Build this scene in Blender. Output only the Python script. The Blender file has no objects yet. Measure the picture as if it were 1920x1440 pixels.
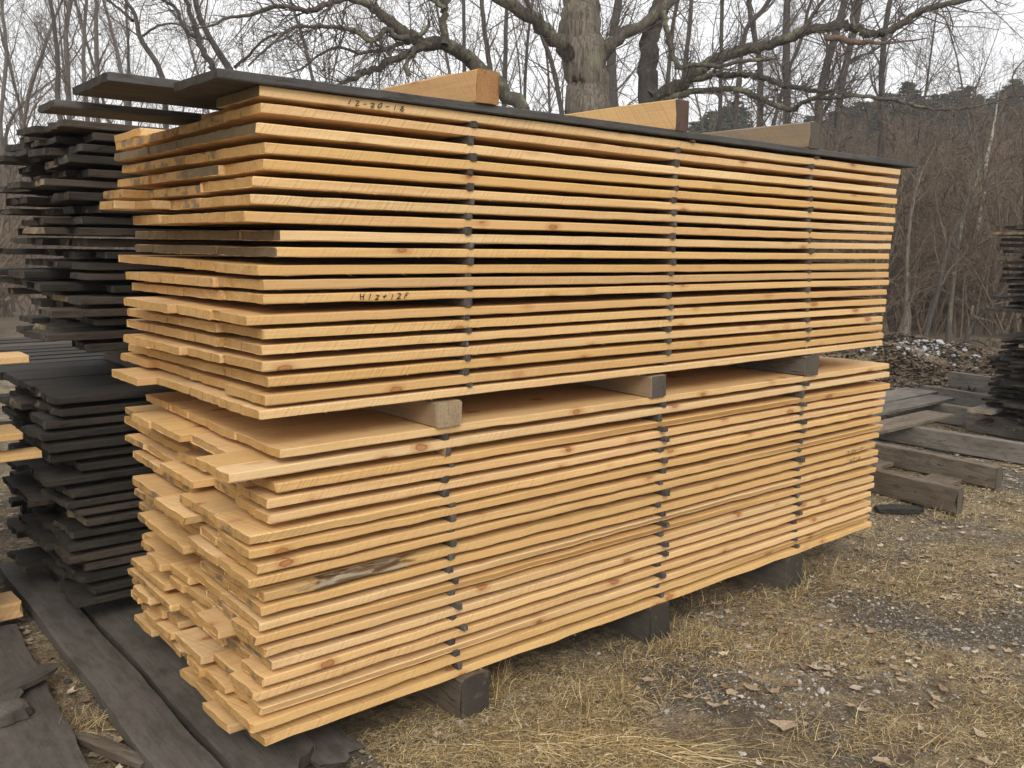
import bpy, math, random
import numpy as np
rad = math.radians
C = bpy.context.scene.collection
random.seed(7)
RS = np.random.RandomState(11)
ZO = 2.10                                   # ground is z = 0; survey heights were taken from the top layer

# ------------------------------------------------------------------ camera
F = 1691.37
CAM = np.array([-1.0926, -2.4386, -0.4133 + ZO])
def rotm(rx, yaw, roll):
    cx, sx = math.cos(rx), math.sin(rx); cz, sz = math.cos(yaw), math.sin(yaw); cr, sr = math.cos(roll), math.sin(roll)
    Rx = np.array([[1,0,0],[0,cx,-sx],[0,sx,cx]]); Rz = np.array([[cz,-sz,0],[sz,cz,0],[0,0,1]]); Rr = np.array([[cr,-sr,0],[sr,cr,0],[0,0,1]])
    return Rz @ Rx @ Rr
RM = rotm(rad(81.22400686), rad(-39.96839765), rad(0.91469766))
def pu(x, y, z):
    v = (np.array([x, y, z]) - CAM) @ RM
    return 960 + F * v[0] / -v[2], 720 - F * v[1] / -v[2]
def at(u, v, y=None, z=None, x=None, d=None):   # survey helper: sight line of the photograph met with a plane or a depth
    r = RM @ np.array([(u - 960) / F, -(v - 720) / F, -1.0])
    if d is not None: t = d
    elif z is not None: t = (z - CAM[2]) / r[2]
    elif y is not None: t = (y - CAM[1]) / r[1]
    else: t = (x - CAM[0]) / r[0]
    return CAM + t * r
def solve(f, a, b):
    fa = f(a)
    for _ in range(50):
        m = .5 * (a + b); fm = f(m)
        if (fm > 0) == (fa > 0): a = m
        else: b = m
    return .5 * (a + b)

cam = bpy.data.cameras.new('camera'); cob = bpy.data.objects.new('camera', cam); C.objects.link(cob)
cam.sensor_width = 36; cam.lens = F * 36 / 1920; cam.clip_start = .05; cam.clip_end = 2500
import mathutils
M4 = mathutils.Matrix([list(RM[i]) + [CAM[i]] for i in range(3)] + [[0,0,0,1]])
cob.matrix_world = M4
bpy.context.scene.camera = cob

# ------------------------------------------------------------------ helpers
def tag(o, label=None, cat=None, group=None, kind=None):
    if label: o['label'] = label
    if cat: o['category'] = cat
    if group: o['group'] = group
    if kind: o['kind'] = kind
    return o
def link(name, me, mats, parent=None, loc=None):
    o = bpy.data.objects.new(name, me); C.objects.link(o)
    for m in (mats if isinstance(mats, (list, tuple)) else [mats]): me.materials.append(m)
    if parent is not None: o.parent = parent
    if loc is not None: o.location = loc
    return o
def fastmesh(name, V, Q, mat=None, smooth=False):          # V (n,3), Q (m,4) quads
    V = np.asarray(V, np.float32); Q = np.asarray(Q, np.int32)
    me = bpy.data.meshes.new(name)
    me.vertices.add(len(V)); me.vertices.foreach_set('co', V.ravel())
    k = Q.shape[1]
    me.loops.add(Q.size); me.loops.foreach_set('vertex_index', Q.ravel())
    me.polygons.add(len(Q)); me.polygons.foreach_set('loop_start', np.arange(0, Q.size, k, dtype=np.int32))
    try: me.polygons.foreach_set('loop_total', np.full(len(Q), k, np.int32))
    except Exception: pass
    if mat is not None: me.polygons.foreach_set('material_index', np.asarray(mat, np.int32))
    me.polygons.foreach_set('use_smooth', np.full(len(Q), bool(smooth)))
    me.update(calc_edges=True)
    return me
def empty(name, loc):
    o = bpy.data.objects.new(name, None); C.objects.link(o); o.location = loc; o.empty_display_size = .1
    return o
ORD = ['zeroth','first','second','third','fourth','fifth','sixth','seventh','eighth','ninth','tenth','eleventh','twelfth','thirteenth','fourteenth','fifteenth','sixteenth','seventeenth','eighteenth','nineteenth','twentieth','twenty-first','twenty-second','twenty-third','twenty-fourth','twenty-fifth','twenty-sixth','twenty-seventh','twenty-eighth','twenty-ninth','thirtieth']
ORD += ['thirty-' + o for o in ORD[1:10]] + ['fortieth'] + ['forty-' + o for o in ORD[1:10]]

# ------------------------------------------------------------------ materials
def newmat(name, rough=.8):
    m = bpy.data.materials.new(name); m.use_nodes = True
    nt = m.node_tree; b = nt.nodes['Principled BSDF']; b.inputs['Roughness'].default_value = rough
    try: b.inputs['Specular IOR Level'].default_value = .25
    except Exception: pass
    return m, nt, b
def N(nt, t, **k):
    n = nt.nodes.new(t)
    for a, v in k.items(): setattr(n, a, v)
    return n
def L(nt, a, b): nt.links.new(a, b)
def mapping(nt, src, sc, loc=(0,0,0), rot=(0,0,0)):
    mp = N(nt, 'ShaderNodeMapping'); mp.inputs['Scale'].default_value = sc; mp.inputs['Location'].default_value = loc; mp.inputs['Rotation'].default_value = rot
    L(nt, src, mp.inputs['Vector']); return mp.outputs[0]
def noise(nt, src, scale=1, detail=4, rough=.55, dist=0):
    n = N(nt, 'ShaderNodeTexNoise'); n.inputs['Scale'].default_value = scale; n.inputs['Detail'].default_value = detail
    n.inputs['Roughness'].default_value = rough; n.inputs['Distortion'].default_value = dist
    L(nt, src, n.inputs['Vector']); return n.outputs['Fac']
def ramp(nt, src, stops):
    r = N(nt, 'ShaderNodeValToRGB'); e = r.color_ramp.elements
    while len(e) < len(stops): e.new(.5)
    for i, (p, c) in enumerate(stops):
        e[i].position = p; e[i].color = (c, c, c, 1) if isinstance(c, (int, float)) else (*c, 1)
    L(nt, src, r.inputs[0]); return r.outputs[0]
def mix(nt, fac, a, b, mode='MIX'):
    m = N(nt, 'ShaderNodeMix', data_type='RGBA', blend_type=mode)
    for s, v in ((m.inputs[0], fac), (m.inputs[6], a), (m.inputs[7], b)):
        if isinstance(v, (int, float)): s.default_value = v if s == m.inputs[0] else (v, v, v, 1)
        elif isinstance(v, tuple): s.default_value = (*v, 1)
        else: L(nt, v, s)
    return m.outputs[2]
def mathn(nt, op, a, b=None):
    m = N(nt, 'ShaderNodeMath', operation=op)
    for s, v in ((m.inputs[0], a), (m.inputs[1], b)):
        if v is None: continue
        if isinstance(v, (int, float)): s.default_value = v
        else: L(nt, v, s)
    return m.outputs[0]
def bump(nt, b, h, strength, dist):
    n = N(nt, 'ShaderNodeBump'); n.inputs['Strength'].default_value = strength; n.inputs['Distance'].default_value = dist
    L(nt, h, n.inputs['Height']); L(nt, n.outputs[0], b.inputs['Normal'])
def objcoord(nt):
    tc = N(nt, 'ShaderNodeTexCoord'); oi = N(nt, 'ShaderNodeObjectInfo')
    mul = mathn(nt, 'MULTIPLY', oi.outputs['Random'], 37.0)
    cb = N(nt, 'ShaderNodeCombineXYZ'); L(nt, mul, cb.inputs[0]); L(nt, mul, cb.inputs[1]); L(nt, mul, cb.inputs[2])
    va = N(nt, 'ShaderNodeVectorMath', operation='ADD'); L(nt, tc.outputs['Object'], va.inputs[0]); L(nt, cb.outputs[0], va.inputs[1])
    return va.outputs[0], oi.outputs['Random'], tc.outputs['Object']

def wood_mat(name, pale, warm, deep, knot=True, saw=.5, rough=.75, grey=None, greyamt=0.0, knotcol=(.30,.10,.03), crack=0):
    m, nt, b = newmat(name, rough)
    co, rnd, raw = objcoord(nt)
    rnd2 = mathn(nt, 'FRACT', mathn(nt, 'MULTIPLY', rnd, 17.3))
    base = mix(nt, rnd2, pale, warm)
    rnd3 = mathn(nt, 'FRACT', mathn(nt, 'MULTIPLY', rnd, 53.7))
    hv = N(nt, 'ShaderNodeHueSaturation'); L(nt, base, hv.inputs['Color']); L(nt, mathn(nt, 'ADD', mathn(nt, 'MULTIPLY', rnd3, .30 if not crack else .7), .86 if not crack else .65), hv.inputs['Value']); L(nt, mathn(nt, 'ADD', mathn(nt, 'MULTIPLY', mathn(nt, 'FRACT', mathn(nt, 'MULTIPLY', rnd, 91.3)), .18), .88), hv.inputs['Saturation']); base = hv.outputs[0]
    big = ramp(nt, noise(nt, mapping(nt, co, (1.3, 5, 5)), 1, 3), [(.35, 0.0), (.7, 1.0)])
    base = mix(nt, mathn(nt, 'MULTIPLY', big, .55), base, warm)
    gr = noise(nt, mapping(nt, co, (2.5, 70, 90)), 1, 5, .6, .6)
    base = mix(nt, ramp(nt, gr, [(.45, 0.0), (.8, .5)]), base, deep)
    # saw kerf marks: slanted fine ridges whose spacing drifts
    mp = mapping(nt, co, (1, 0.25, -.75))
    dot = N(nt, 'ShaderNodeVectorMath', operation='DOT_PRODUCT'); L(nt, mp, dot.inputs[0]); dot.inputs[1].default_value = (1, 1, 1)
    cb = N(nt, 'ShaderNodeCombineXYZ'); L(nt, dot.outputs['Value'], cb.inputs[0])
    sw = noise(nt, mapping(nt, cb.outputs[0], (95, 1, 1)), 1, 2, .7)
    swm = ramp(nt, noise(nt, mapping(nt, co, (1.1, 3, 3), (5, 5, 5)), 1, 2), [(.38, .25), (.62, 1.0)])
    swf = mathn(nt, 'MULTIPLY', ramp(nt, sw, [(.5, 0.0), (.60, 1.0)]), swm)
    base = mix(nt, mathn(nt, 'MULTIPLY', swf, saw * .75), base, deep)
    if knot:
        vo = N(nt, 'ShaderNodeTexVoronoi'); vo.inputs['Scale'].default_value = 1; vo.inputs['Randomness'].default_value = 1
        wob = N(nt, 'ShaderNodeTexNoise'); wob.inputs['Scale'].default_value = 30; L(nt, co, wob.inputs['Vector'])
        ws = N(nt, 'ShaderNodeVectorMath', operation='SCALE'); L(nt, wob.outputs['Color'], ws.inputs[0]); ws.inputs['Scale'].default_value = .012
        wa = N(nt, 'ShaderNodeVectorMath', operation='ADD'); L(nt, co, wa.inputs[0]); L(nt, ws.outputs[0], wa.inputs[1])
        L(nt, mapping(nt, wa.outputs[0], (5.5, 11, 11)), vo.inputs['Vector'])
        sep = N(nt, 'ShaderNodeSeparateColor'); L(nt, vo.outputs['Color'], sep.inputs[0])
        gate = mathn(nt, 'GREATER_THAN', sep.outputs[0], .55)
        kd = ramp(nt, vo.outputs['Distance'], [(.0, .9), (.08, .65), (.13, .95), (.15, .4), (.30, 0.0)])
        base = mix(nt, mathn(nt, 'MULTIPLY', kd, gate), base, knotcol)
        stn = ramp(nt, noise(nt, mapping(nt, co, (2.2, 14, 14), (9, 3, 1)), 1, 4, .6, 1.0), [(.66, 0.0), (.76, .55)])
        base = mix(nt, stn, base, tuple(.45 * a + .55 * k for a, k in zip(warm, knotcol)))
    if grey is not None:
        gf = ramp(nt, noise(nt, mapping(nt, co, (3, 9, 9), (2, 7, 4)), 1, 5, .65), [(.5 - greyamt * .5, 1.0 * greyamt), (.75, 0.0)])
        base = mix(nt, gf, base, grey)
    if crack:
        ck = noise(nt, mapping(nt, co, (1.6, 38, 38), (1, 2, 6)), 1, 3, .55, .8)
        base = mix(nt, mathn(nt, 'MULTIPLY', ramp(nt, ck, [(.485, 0.0), (.497, 1.0), (.503, 1.0), (.515, 0.0)]), crack), base, tuple(x * .25 for x in deep))
        pt = noise(nt, mapping(nt, co, (4, 12, 12), (11, 2, 6)), 1, 6, .75)
        base = mix(nt, ramp(nt, pt, [(.45, 0.0), (.62, .55)]), base, tuple(x * .5 for x in warm))
    fine = noise(nt, mapping(nt, co, (260, 260, 260)), 1, 2)
    base = mix(nt, mathn(nt, 'MULTIPLY', ramp(nt, fine, [(.5, 0.0), (.8, 1.0)]), .22), base, deep)
    L(nt, base, b.inputs['Base Color'])
    h = mathn(nt, 'ADD', mathn(nt, 'MULTIPLY', swf, .8 * saw), mathn(nt, 'ADD', mathn(nt, 'MULTIPLY', gr, .5), mathn(nt, 'MULTIPLY', fine, .35)))
    bump(nt, b, h, .7, .003)
    return m
def end_mat(name, a, c, g=None, patch=(.0, 0)):
    m, nt, b = newmat(name, .85)
    co, rnd, raw = objcoord(nt)
    base = mix(nt, mathn(nt, 'FRACT', mathn(nt, 'MULTIPLY', rnd, 9.1)), a, c)
    blk = noise(nt, mapping(nt, co, (.5, 9, 3)), 1, 2, .5)
    base = mix(nt, ramp(nt, blk, [(.4, 0.0), (.6, .75)]), base, c)
    w = N(nt, 'ShaderNodeTexWave', wave_type='RINGS', rings_direction='X'); w.inputs['Scale'].default_value = 55; w.inputs['Distortion'].default_value = 3; w.inputs['Detail'].default_value = 2
    L(nt, mapping(nt, raw, (.1, 1, 1), (0, .05, .12)), w.inputs['Vector'])
    base = mix(nt, mathn(nt, 'MULTIPLY', w.outputs['Fac'], .5), base, tuple(x * .55 for x in c))
    f = noise(nt, mapping(nt, co, (120, 160, 120)), 1, 4, .7)
    base = mix(nt, ramp(nt, f, [(.42, 0.0), (.75, .7)]), base, tuple(x * .4 for x in c))
    sp2 = noise(nt, mapping(nt, co, (30, 55, 10), (4, 4, 9)), 1, 3, .6, 1.5)
    base = mix(nt, ramp(nt, sp2, [(.62, 0.0), (.66, .6)]), base, tuple(x * .3 for x in c))
    if g is not None:
        gf = ramp(nt, noise(nt, mapping(nt, co, (1, 16, 20), (3, 1, 8)), 1, 4, .6), [(patch[0], 0.0), (patch[1], .9)])
        base = mix(nt, gf, base, g)
    L(nt, base, b.inputs['Base Color']); bump(nt, b, f, .6, .003)
    return m

PALE, WARM, DEEP = (.71,.485,.225), (.62,.375,.15), (.42,.22,.08)
pine = wood_mat('pine', PALE, WARM, DEEP, saw=.55)
pine_end = end_mat('pine_end', (.60,.375,.15), (.53,.30,.10))
pine_end_mix = end_mat('pine_end_mould', (.56,.34,.13), (.50,.28,.09), (.16,.12,.075), (.50, .60))
pine_end_grey = end_mat('pine_end_grey', (.15,.115,.065), (.19,.135,.07), (.50,.24,.08), (.66, .72))
dark = wood_mat('weathered_board', (.040,.032,.024), (.022,.018,.014), (.008,.007,.006), knot=False, saw=.35, rough=.8, grey=(.085,.074,.06), greyamt=.3, crack=.9)
dark_brown = wood_mat('weathered_board_brown', (.075,.052,.036), (.05,.036,.026), (.016,.012,.009), knot=False, saw=.35, rough=.85, grey=(.12,.105,.085), greyamt=.4, crack=.9)
pale_end = end_mat('weathered_board_pale_end', (.34,.25,.15), (.20,.15,.09), (.06,.05,.04), (.5, .62))
dark_end = end_mat('weathered_board_end', (.085,.073,.055), (.04,.034,.027), (.24,.18,.11), (.62, .70))
cover = wood_mat('cover_board', (.115,.108,.10), (.088,.08,.074), (.04,.035,.031), knot=False, saw=.3, rough=.8, grey=(.15,.145,.14), greyamt=.4, crack=.6)
greywood = wood_mat('grey_timber', (.21,.18,.145), (.15,.122,.094), (.07,.06,.05), knot=True, saw=.3, rough=.85, grey=(.27,.26,.24), greyamt=.5, knotcol=(.05,.04,.035), crack=.8)
brownwood = wood_mat('brown_timber', (.18,.133,.088), (.13,.09,.058), (.05,.038,.027), knot=True, saw=.3, rough=.85, grey=(.2,.185,.16), greyamt=.45, knotcol=(.04,.03,.025), crack=.8)
groundplank = wood_mat('ground_plank_wood', (.105,.09,.075), (.075,.062,.05), (.03,.025,.021), knot=True, saw=.2, rough=.8, grey=(.165,.15,.13), greyamt=.5, knotcol=(.03,.026,.024), crack=.3)
pine_streak = wood_mat('pine_blue_streak', PALE, WARM, DEEP, saw=.5)
nt = pine_streak.node_tree; b = nt.nodes['Principled BSDF']; src = b.inputs['Base Color'].links[0].from_socket
tc = N(nt, 'ShaderNodeTexCoord'); sp_ = N(nt, 'ShaderNodeSeparateXYZ'); L(nt, tc.outputs['Object'], sp_.inputs[0])
dd_ = mathn(nt, 'ABSOLUTE', mathn(nt, 'SUBTRACT', sp_.outputs[0], .34))
e_ = mathn(nt, 'SUBTRACT', .30, dd_)
f_ = ramp(nt, mathn(nt, 'ADD', mathn(nt, 'MULTIPLY', e_, 2.2), mathn(nt, 'SUBTRACT', noise(nt, mapping(nt, tc.outputs['Object'], (6, 25, 30)), 1, 4, .6, 1.5), .5)), [(.18, 0.0), (.38, .92)])
st_ = ramp(nt, noise(nt, mapping(nt, tc.outputs['Object'], (9, 30, 40), (3, 3, 3)), 1, 4, .6, 1), [(.38, (.05,.03,.02)), (.50, (.22,.12,.06)), (.56, (.36,.33,.26)), (.75, (.45,.38,.26))])
L(nt, mix(nt, f_, src, st_), b.inputs['Base Color'])
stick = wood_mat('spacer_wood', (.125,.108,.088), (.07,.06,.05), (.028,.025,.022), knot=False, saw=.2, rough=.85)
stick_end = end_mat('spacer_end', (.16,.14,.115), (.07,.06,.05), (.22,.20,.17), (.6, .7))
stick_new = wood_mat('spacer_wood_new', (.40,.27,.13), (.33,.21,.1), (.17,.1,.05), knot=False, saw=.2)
beam = wood_mat('beam_wood', (.60,.39,.20), (.52,.31,.14), (.33,.17,.07), saw=.6)
beam_end = end_mat('beam_end', (.46,.255,.11), (.40,.21,.085))
beam_red = end_mat('beam_red_end', (.16,.065,.045), (.11,.075,.055))
oldbeam = wood_mat('old_beam_wood', (.36,.26,.155), (.29,.195,.11), (.15,.1,.06), saw=.4, grey=(.2,.18,.15), greyamt=.5)
oldbeam_end = end_mat('old_beam_end', (.44,.33,.21), (.33,.235,.14), (.13,.11,.09), (.55,.7))
greybeam_end = end_mat('grey_beam_end', (.17,.14,.10), (.105,.088,.065))

block_end = end_mat('block_end', (.085,.07,.052), (.05,.042,.033), (.14,.115,.08), (.6, .72))
def bark_mat(name, a, c, lichen=None, am=.5, vscale=1):
    m, nt, b = newmat(name, .95)
    tc = N(nt, 'ShaderNodeTexCoord'); co = tc.outputs['Object']
    n1 = noise(nt, mapping(nt, co, (26*vscale, 26*vscale, 3*vscale)), 1, 5, .7, 1.2)
    base = mix(nt, ramp(nt, n1, [(.38, 0.0), (.62, 1.0)]), a, c)
    if lichen:
        n2 = noise(nt, mapping(nt, co, (3.5, 3.5, 3.5)), 1, 6, .75)
        base = mix(nt, ramp(nt, n2, [(.53, 0.0), (.60, am)]), base, lichen)
    L(nt, base, b.inputs['Base Color']); bump(nt, b, n1, 1.0, .03)
    return m
bark_big = bark_mat('bark_big', (.07,.056,.042), (.215,.18,.145), (.21,.215,.13), .35)
bark_limb = bark_mat('bark_limb', (.06,.05,.04), (.15,.13,.105), (.22,.23,.14), .8, 1.3)
bark_dark = bark_mat('bark_dark', (.05,.042,.038), (.10,.085,.075), (.13,.135,.10), .3)
bark_far = bark_mat('bark_far', (.10,.084,.074), (.17,.145,.125))
bark_peel = bark_mat('bark_peeled', (.15,.10,.07), (.23,.155,.11))
twig_m = bark_mat('twig', (.09,.074,.066), (.15,.125,.11))
brush_m = bark_mat('brush_twig', (.105,.077,.055), (.21,.158,.115))

# ------------------------------------------------------------------ boards
def grid_box(xs, cols, ztop, zbot, xj0, xj1, end0=1, end1=1):
    """xs (ns), cols(i)->array y (nc) top/bottom, returns V,Q,mat"""
    ns = len(xs); nc = cols.shape[1]
    top = np.zeros((ns, nc, 3)); bot = np.zeros((ns, nc, 3))
    top[:, :, 0] = xs[:, None]; bot[:, :, 0] = xs[:, None]
    top[0, :, 0] += xj0[0]; bot[0, :, 0] += xj0[1]; top[-1, :, 0] += xj1[0]; bot[-1, :, 0] += xj1[1]
    top[:, :, 1] = cols; bot[:, :, 1] = cols
    top[:, :, 2] = ztop; bot[:, :, 2] = zbot
    V = np.concatenate([top.reshape(-1, 3), bot.reshape(-1, 3)]); nb = ns * nc
    T = lambda i, j: i * nc + j
    Q = []; mt = []
    for i in range(ns - 1):
        for j in range(nc - 1):
            Q.append((T(i,j), T(i+1,j), T(i+1,j+1), T(i,j+1))); mt.append(0)
            Q.append((nb+T(i,j), nb+T(i,j+1), nb+T(i+1,j+1), nb+T(i+1,j))); mt.append(0)
        Q.append((T(i,0), nb+T(i,0), nb+T(i+1,0), T(i+1,0))); mt.append(0)
        Q.append((T(i,nc-1), T(i+1,nc-1), nb+T(i+1,nc-1), nb+T(i,nc-1))); mt.append(0)
    for j in range(nc - 1):
        Q.append((T(0,j), T(0,j+1), nb+T(0,j+1), nb+T(0,j))); mt.append(end0)
        Q.append((T(ns-1,j), nb+T(ns-1,j), nb+T(ns-1,j+1), T(ns-1,j+1))); mt.append(end1)
    return V, Q, mt

def board(name, x0, x1, y0, y1, zf, th, mats, seed, rough=.0015, skew=0, wane=0, splinters=0, endj=.004, ns=22, round_=0):
    r = np.random.RandomState(seed)
    xs = np.concatenate([[x0, x0 + .004], np.linspace(x0, x1, ns)[1:-1], [x1 - .004, x1]])
    ns = len(xs)
    w = y1 - y0; nc = max(4, int(w / .035) + 3)
    base = np.concatenate([[0, .0025], np.linspace(0, w, nc - 2)[1:-1], [w - .0025, w]])
    cols = np.repeat((y0 + base)[None], ns, 0)
    cols[:, :2] += (r.randn(ns, 1) * rough + .002 * math.sin(seed))
    cols[:, -2:] += r.randn(ns, 1) * rough
    if round_ > 0:                                                   # rounded plan corner at the near end
        cols[0, 0] += round_; cols[0, 1] += round_
    Z = np.zeros((ns, cols.shape[1]))
    for i in range(ns):
        for j in range(cols.shape[1]): Z[i, j] = zf(xs[i], cols[i, j])
    cup = (r.rand() - .4) * .003 * (np.linspace(-1, 1, cols.shape[1]) ** 2)
    top = Z + cup[None] + r.randn(*Z.shape) * .0004; bot = top - th + r.randn(*Z.shape) * .0005
    ch = .0018 + .002 * r.rand()
    top[:, 0] -= ch; top[:, -1] -= ch; bot[:, 0] += ch; bot[:, -1] += ch
    top[0] -= .0012; bot[0] += .0012
    nc = cols.shape[1]
    jb = r.randn(nc) * endj * .5; sk = skew * np.linspace(0, 1, nc)
    V, Q, mt = grid_box(xs, cols, top, bot, (jb + sk + r.randn(nc) * endj * .2, jb + sk + r.randn(nc) * endj * .4), (r.randn(nc) * endj * .6, r.randn(nc) * endj * .6))
    if wane > 0:                                                     # waney lower front edge
        ph = r.rand() * 6
        for i in range(ns):
            s = max(0, math.sin(xs[i] * (1.3 + r.rand() * .05) + ph)) * wane
            V[ns * nc + i * nc][1] += s; V[ns * nc + i * nc + 1][1] += s * .8
    V = V.tolist()
    for _ in range(splinters):                                       # torn fibres along the lower arris
        i = r.rand(); x = x0 + i * (x1 - x0); yb = y0 - .0005; z = zf(x, y0) - th + .002
        l = .006 + .022 * r.rand(); d = .002 + .006 * r.rand(); n = len(V)
        V += [(x, yb, z + .001), (x + .0035, yb, z + .001), (x + l, yb - .004 * r.rand(), z - d), (x + l - .001, yb - .002, z - d + .0008)]
        Q.append((n, n+1, n+2, n+3)); mt.append(0)
    V = np.array(V); org = np.array([x0, y0, zf(x0, y0)])
    me = fastmesh(name, V - org, np.array(Q), mt)
    return link(name, me, mats, loc=org)

def timber(name, p0, p1, w, h, mats, seed, up=None, n=14, endj=.003, bev=.006, jit=.0012):
    """square timber from p0 to p1 (centres of the bottom edge line), width w, height h"""
    r = np.random.RandomState(seed); p0 = np.array(p0, float); p1 = np.array(p1, float)
    d = p1 - p0; Ln = np.linalg.norm(d); d /= Ln
    side = np.cross([0, 0, 1], d); side /= np.linalg.norm(side); upv = np.cross(d, side)
    # section with small chamfers
    b = bev
    sec = np.array([(-w/2+b,0),(0,0),(w/2-b,0),(w/2,b),(w/2,h*.5),(w/2,h-b),(w/2-b,h),(0,h),(-w/2+b,h),(-w/2,h-b),(-w/2,h*.5),(-w/2,b)])
    V = []; Q = []; mt = []; k = len(sec)
    ts = np.concatenate([[0, .004/Ln], np.linspace(0, 1, n)[1:-1], [1-.004/Ln, 1]])
    for i, t in enumerate(ts):
        for q, (a, c) in enumerate(sec):
            e = -.002 if (i in (0, len(ts)-1)) else 0
            a2 = a * (1 + e / w * 2) + r.randn() * jit; c2 = c + r.randn() * jit
            V.append((t * Ln + (r.randn() * endj if i in (0, len(ts)-1) else 0), a2, c2))
    for i in range(len(ts)-1):
        for q in range(k):
            Q.append((i*k+q, i*k+(q+1)%k, (i+1)*k+(q+1)%k, (i+1)*k+q)); mt.append(0)
    # caps: strips of quads pairing bottom and top
    for base, fl in ((0, False), ((len(ts)-1)*k, True)):
        pr = [(0,1,7,8),(1,2,6,7),(2,3,5,6),(3,4,4,5),(0,8,9,11),(9,10,10,11)]
        for a in ((0,1,7,8),(1,2,6,7),(2,3,5,6),(11,0,8,9)):
            a = [base+x for x in a]; Q.append(tuple(a if fl else a[::-1])); mt.append(1)
    me = fastmesh(name, np.array(V), np.array(Q), mt)
    # thin missing cap slivers (points 4 and 10 sit on the straight sides)
    o = link(name, me, mats)
    Mx = mathutils.Matrix([[d[0], side[0], upv[0], p0[0]], [d[1], side[1], upv[1], p0[1]], [d[2], side[2], upv[2], p0[2]], [0,0,0,1]])
    o.matrix_world = Mx
    return o

# --- survey of the two pine packs: near top corner and far top corner of every layer, in photo pixels
U = [(487,158),(487,190),(482,230),(493,267),(493,297),(472,331),(472,364),(458,395),(525,434),(520,465),(482,500),(493,525),(495,552),(460,597),(493,615),(490,648),(492,678),(503,708),(497,745),(487,767)]
UR = [(1688,318),(1685,335.5),(1680,355),(1682,372),(1679,390),(1680,408),(1677,424.6),(1673,440),(1670,458),(1667,477),(1666,496),(1666,511),(1666,525),(1663,542),(1662,560),(1660,575),(1656,593),(1656,609),(1657,624),(1654,638)]
UL = [(215,238),(222,261),(220,284),(227,307),(227,334),(200,361),(190,383),(247,409),(252,433),(252,459),(220,480),(237,513),(246,528),(237,549),(240,575),(235,599),(233,624),(244,648),(230,672),(207,688)]
ML_ = [(525,843),(428,888),(519,907),(501,937),(505,967),(468,1008),(467,1033),(479,1063),(466,1090),(493,1115),(489,1141),(488,1175),(480,1198),(497,1214),(509,1243),(492,1274),(480,1297),(491,1330),(473,1360),(497,1386)]
MR = [(1669,682),(1668,697),(1669,720),(1662,734),(1659,750),(1655,762),(1651,780),(1655,797),(1647,812),(1642,830),(1647,845),(1647,859),(1642,878),(1639,894),(1639,905),(1633,921),(1632,939),(1634,951),(1631,967),(1634,978)]
MB_ = [(274,742),(247,763),(235,786)] + [(248 + k, 742 + 21.4 * k) for k in range(3, 19)] + [(263,1152)]
WID = 1.18
Ue = {0: [(487,408),(None,.10,375),(None,.05,316),(262,215)],
 1: [(487,420),(None,.012,403),(403,336),(336,276),(276,222)],
 2: [(482,398),(398,332),(332,280),(280,220)],
 3: [(493,414),(414,345),(345,282),(282,227)],
 4: [(493,416),(410,343),(343,280),(280,227)],
 5: [(472,373),(None,.03,345),(None,0,283),(227,200)],
 6: [(472,375),(375,314),(283,256),(213,190)],
 7: [(457,394),(394,302),(295,247)],
 8: [(525,448),(448,373),(373,312),(312,252)],
 9: [(520,488),(488,406),(406,339),(339,287),(287,253)],
 10: [(482,402),(None,.04,349),(349,274),(273,220)],
 11: [(494,415),(400,334),(333,275),(274,236)],
 12: [(497,418),(413,343),(343,297),(297,245)],
 13: [(460,394),(394,332),(312,266),(266,237)],
 14: [(491,423),(406,342),(340,286),(286,239)],
 15: [(490,416),(411,351),(350,286),(285,235)],
 16: [(494,424),(412,352),(337,291),(289,233)],
 17: [(503,420),(420,345),(345,283),(283,244)],
 18: [(497,419),(None,.03,354),(352,291),(279,230)],
 19: [(485,460),(460,414),(414,354),(354,296),(257,207)]}
Me = {0: [(525,443),(443,400),(400,352),(352,314),(314,273)],
 1: [(428,405),(405,367),(None,.10,355),(336,281),(279,247)],
 2: [(519,475),(475,430),(None,.02,364),(364,307),(300,276),(276,236)],
 3: [(501,442),(None,.03,398),(387,338),(None,.03,285),(283,231)],
 4: [(505,482),(482,441),(None,.02,398),(361,300),(None,.05,272),(272,240)],
 5: [(468,403),(403,342),(None,.05,305),(305,280),(280,248)],
 6: [(467,408),(None,.03,385),(346,292),(303,249)],
 7: [(479,404),(404,372),(None,.02,333),(333,306),(306,249)],
 8: [(466,405),(405,350),(None,.05,312),(312,256)],
 9: [(493,482),(482,425),(None,.03,384),(342,272),(272,258)],
 10: [(489,425),(425,372),(None,.05,330),(None,.01,297),(296,261)],
 11: [(488,415),(415,350),(None,.09,322),(319,269)]}
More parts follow.
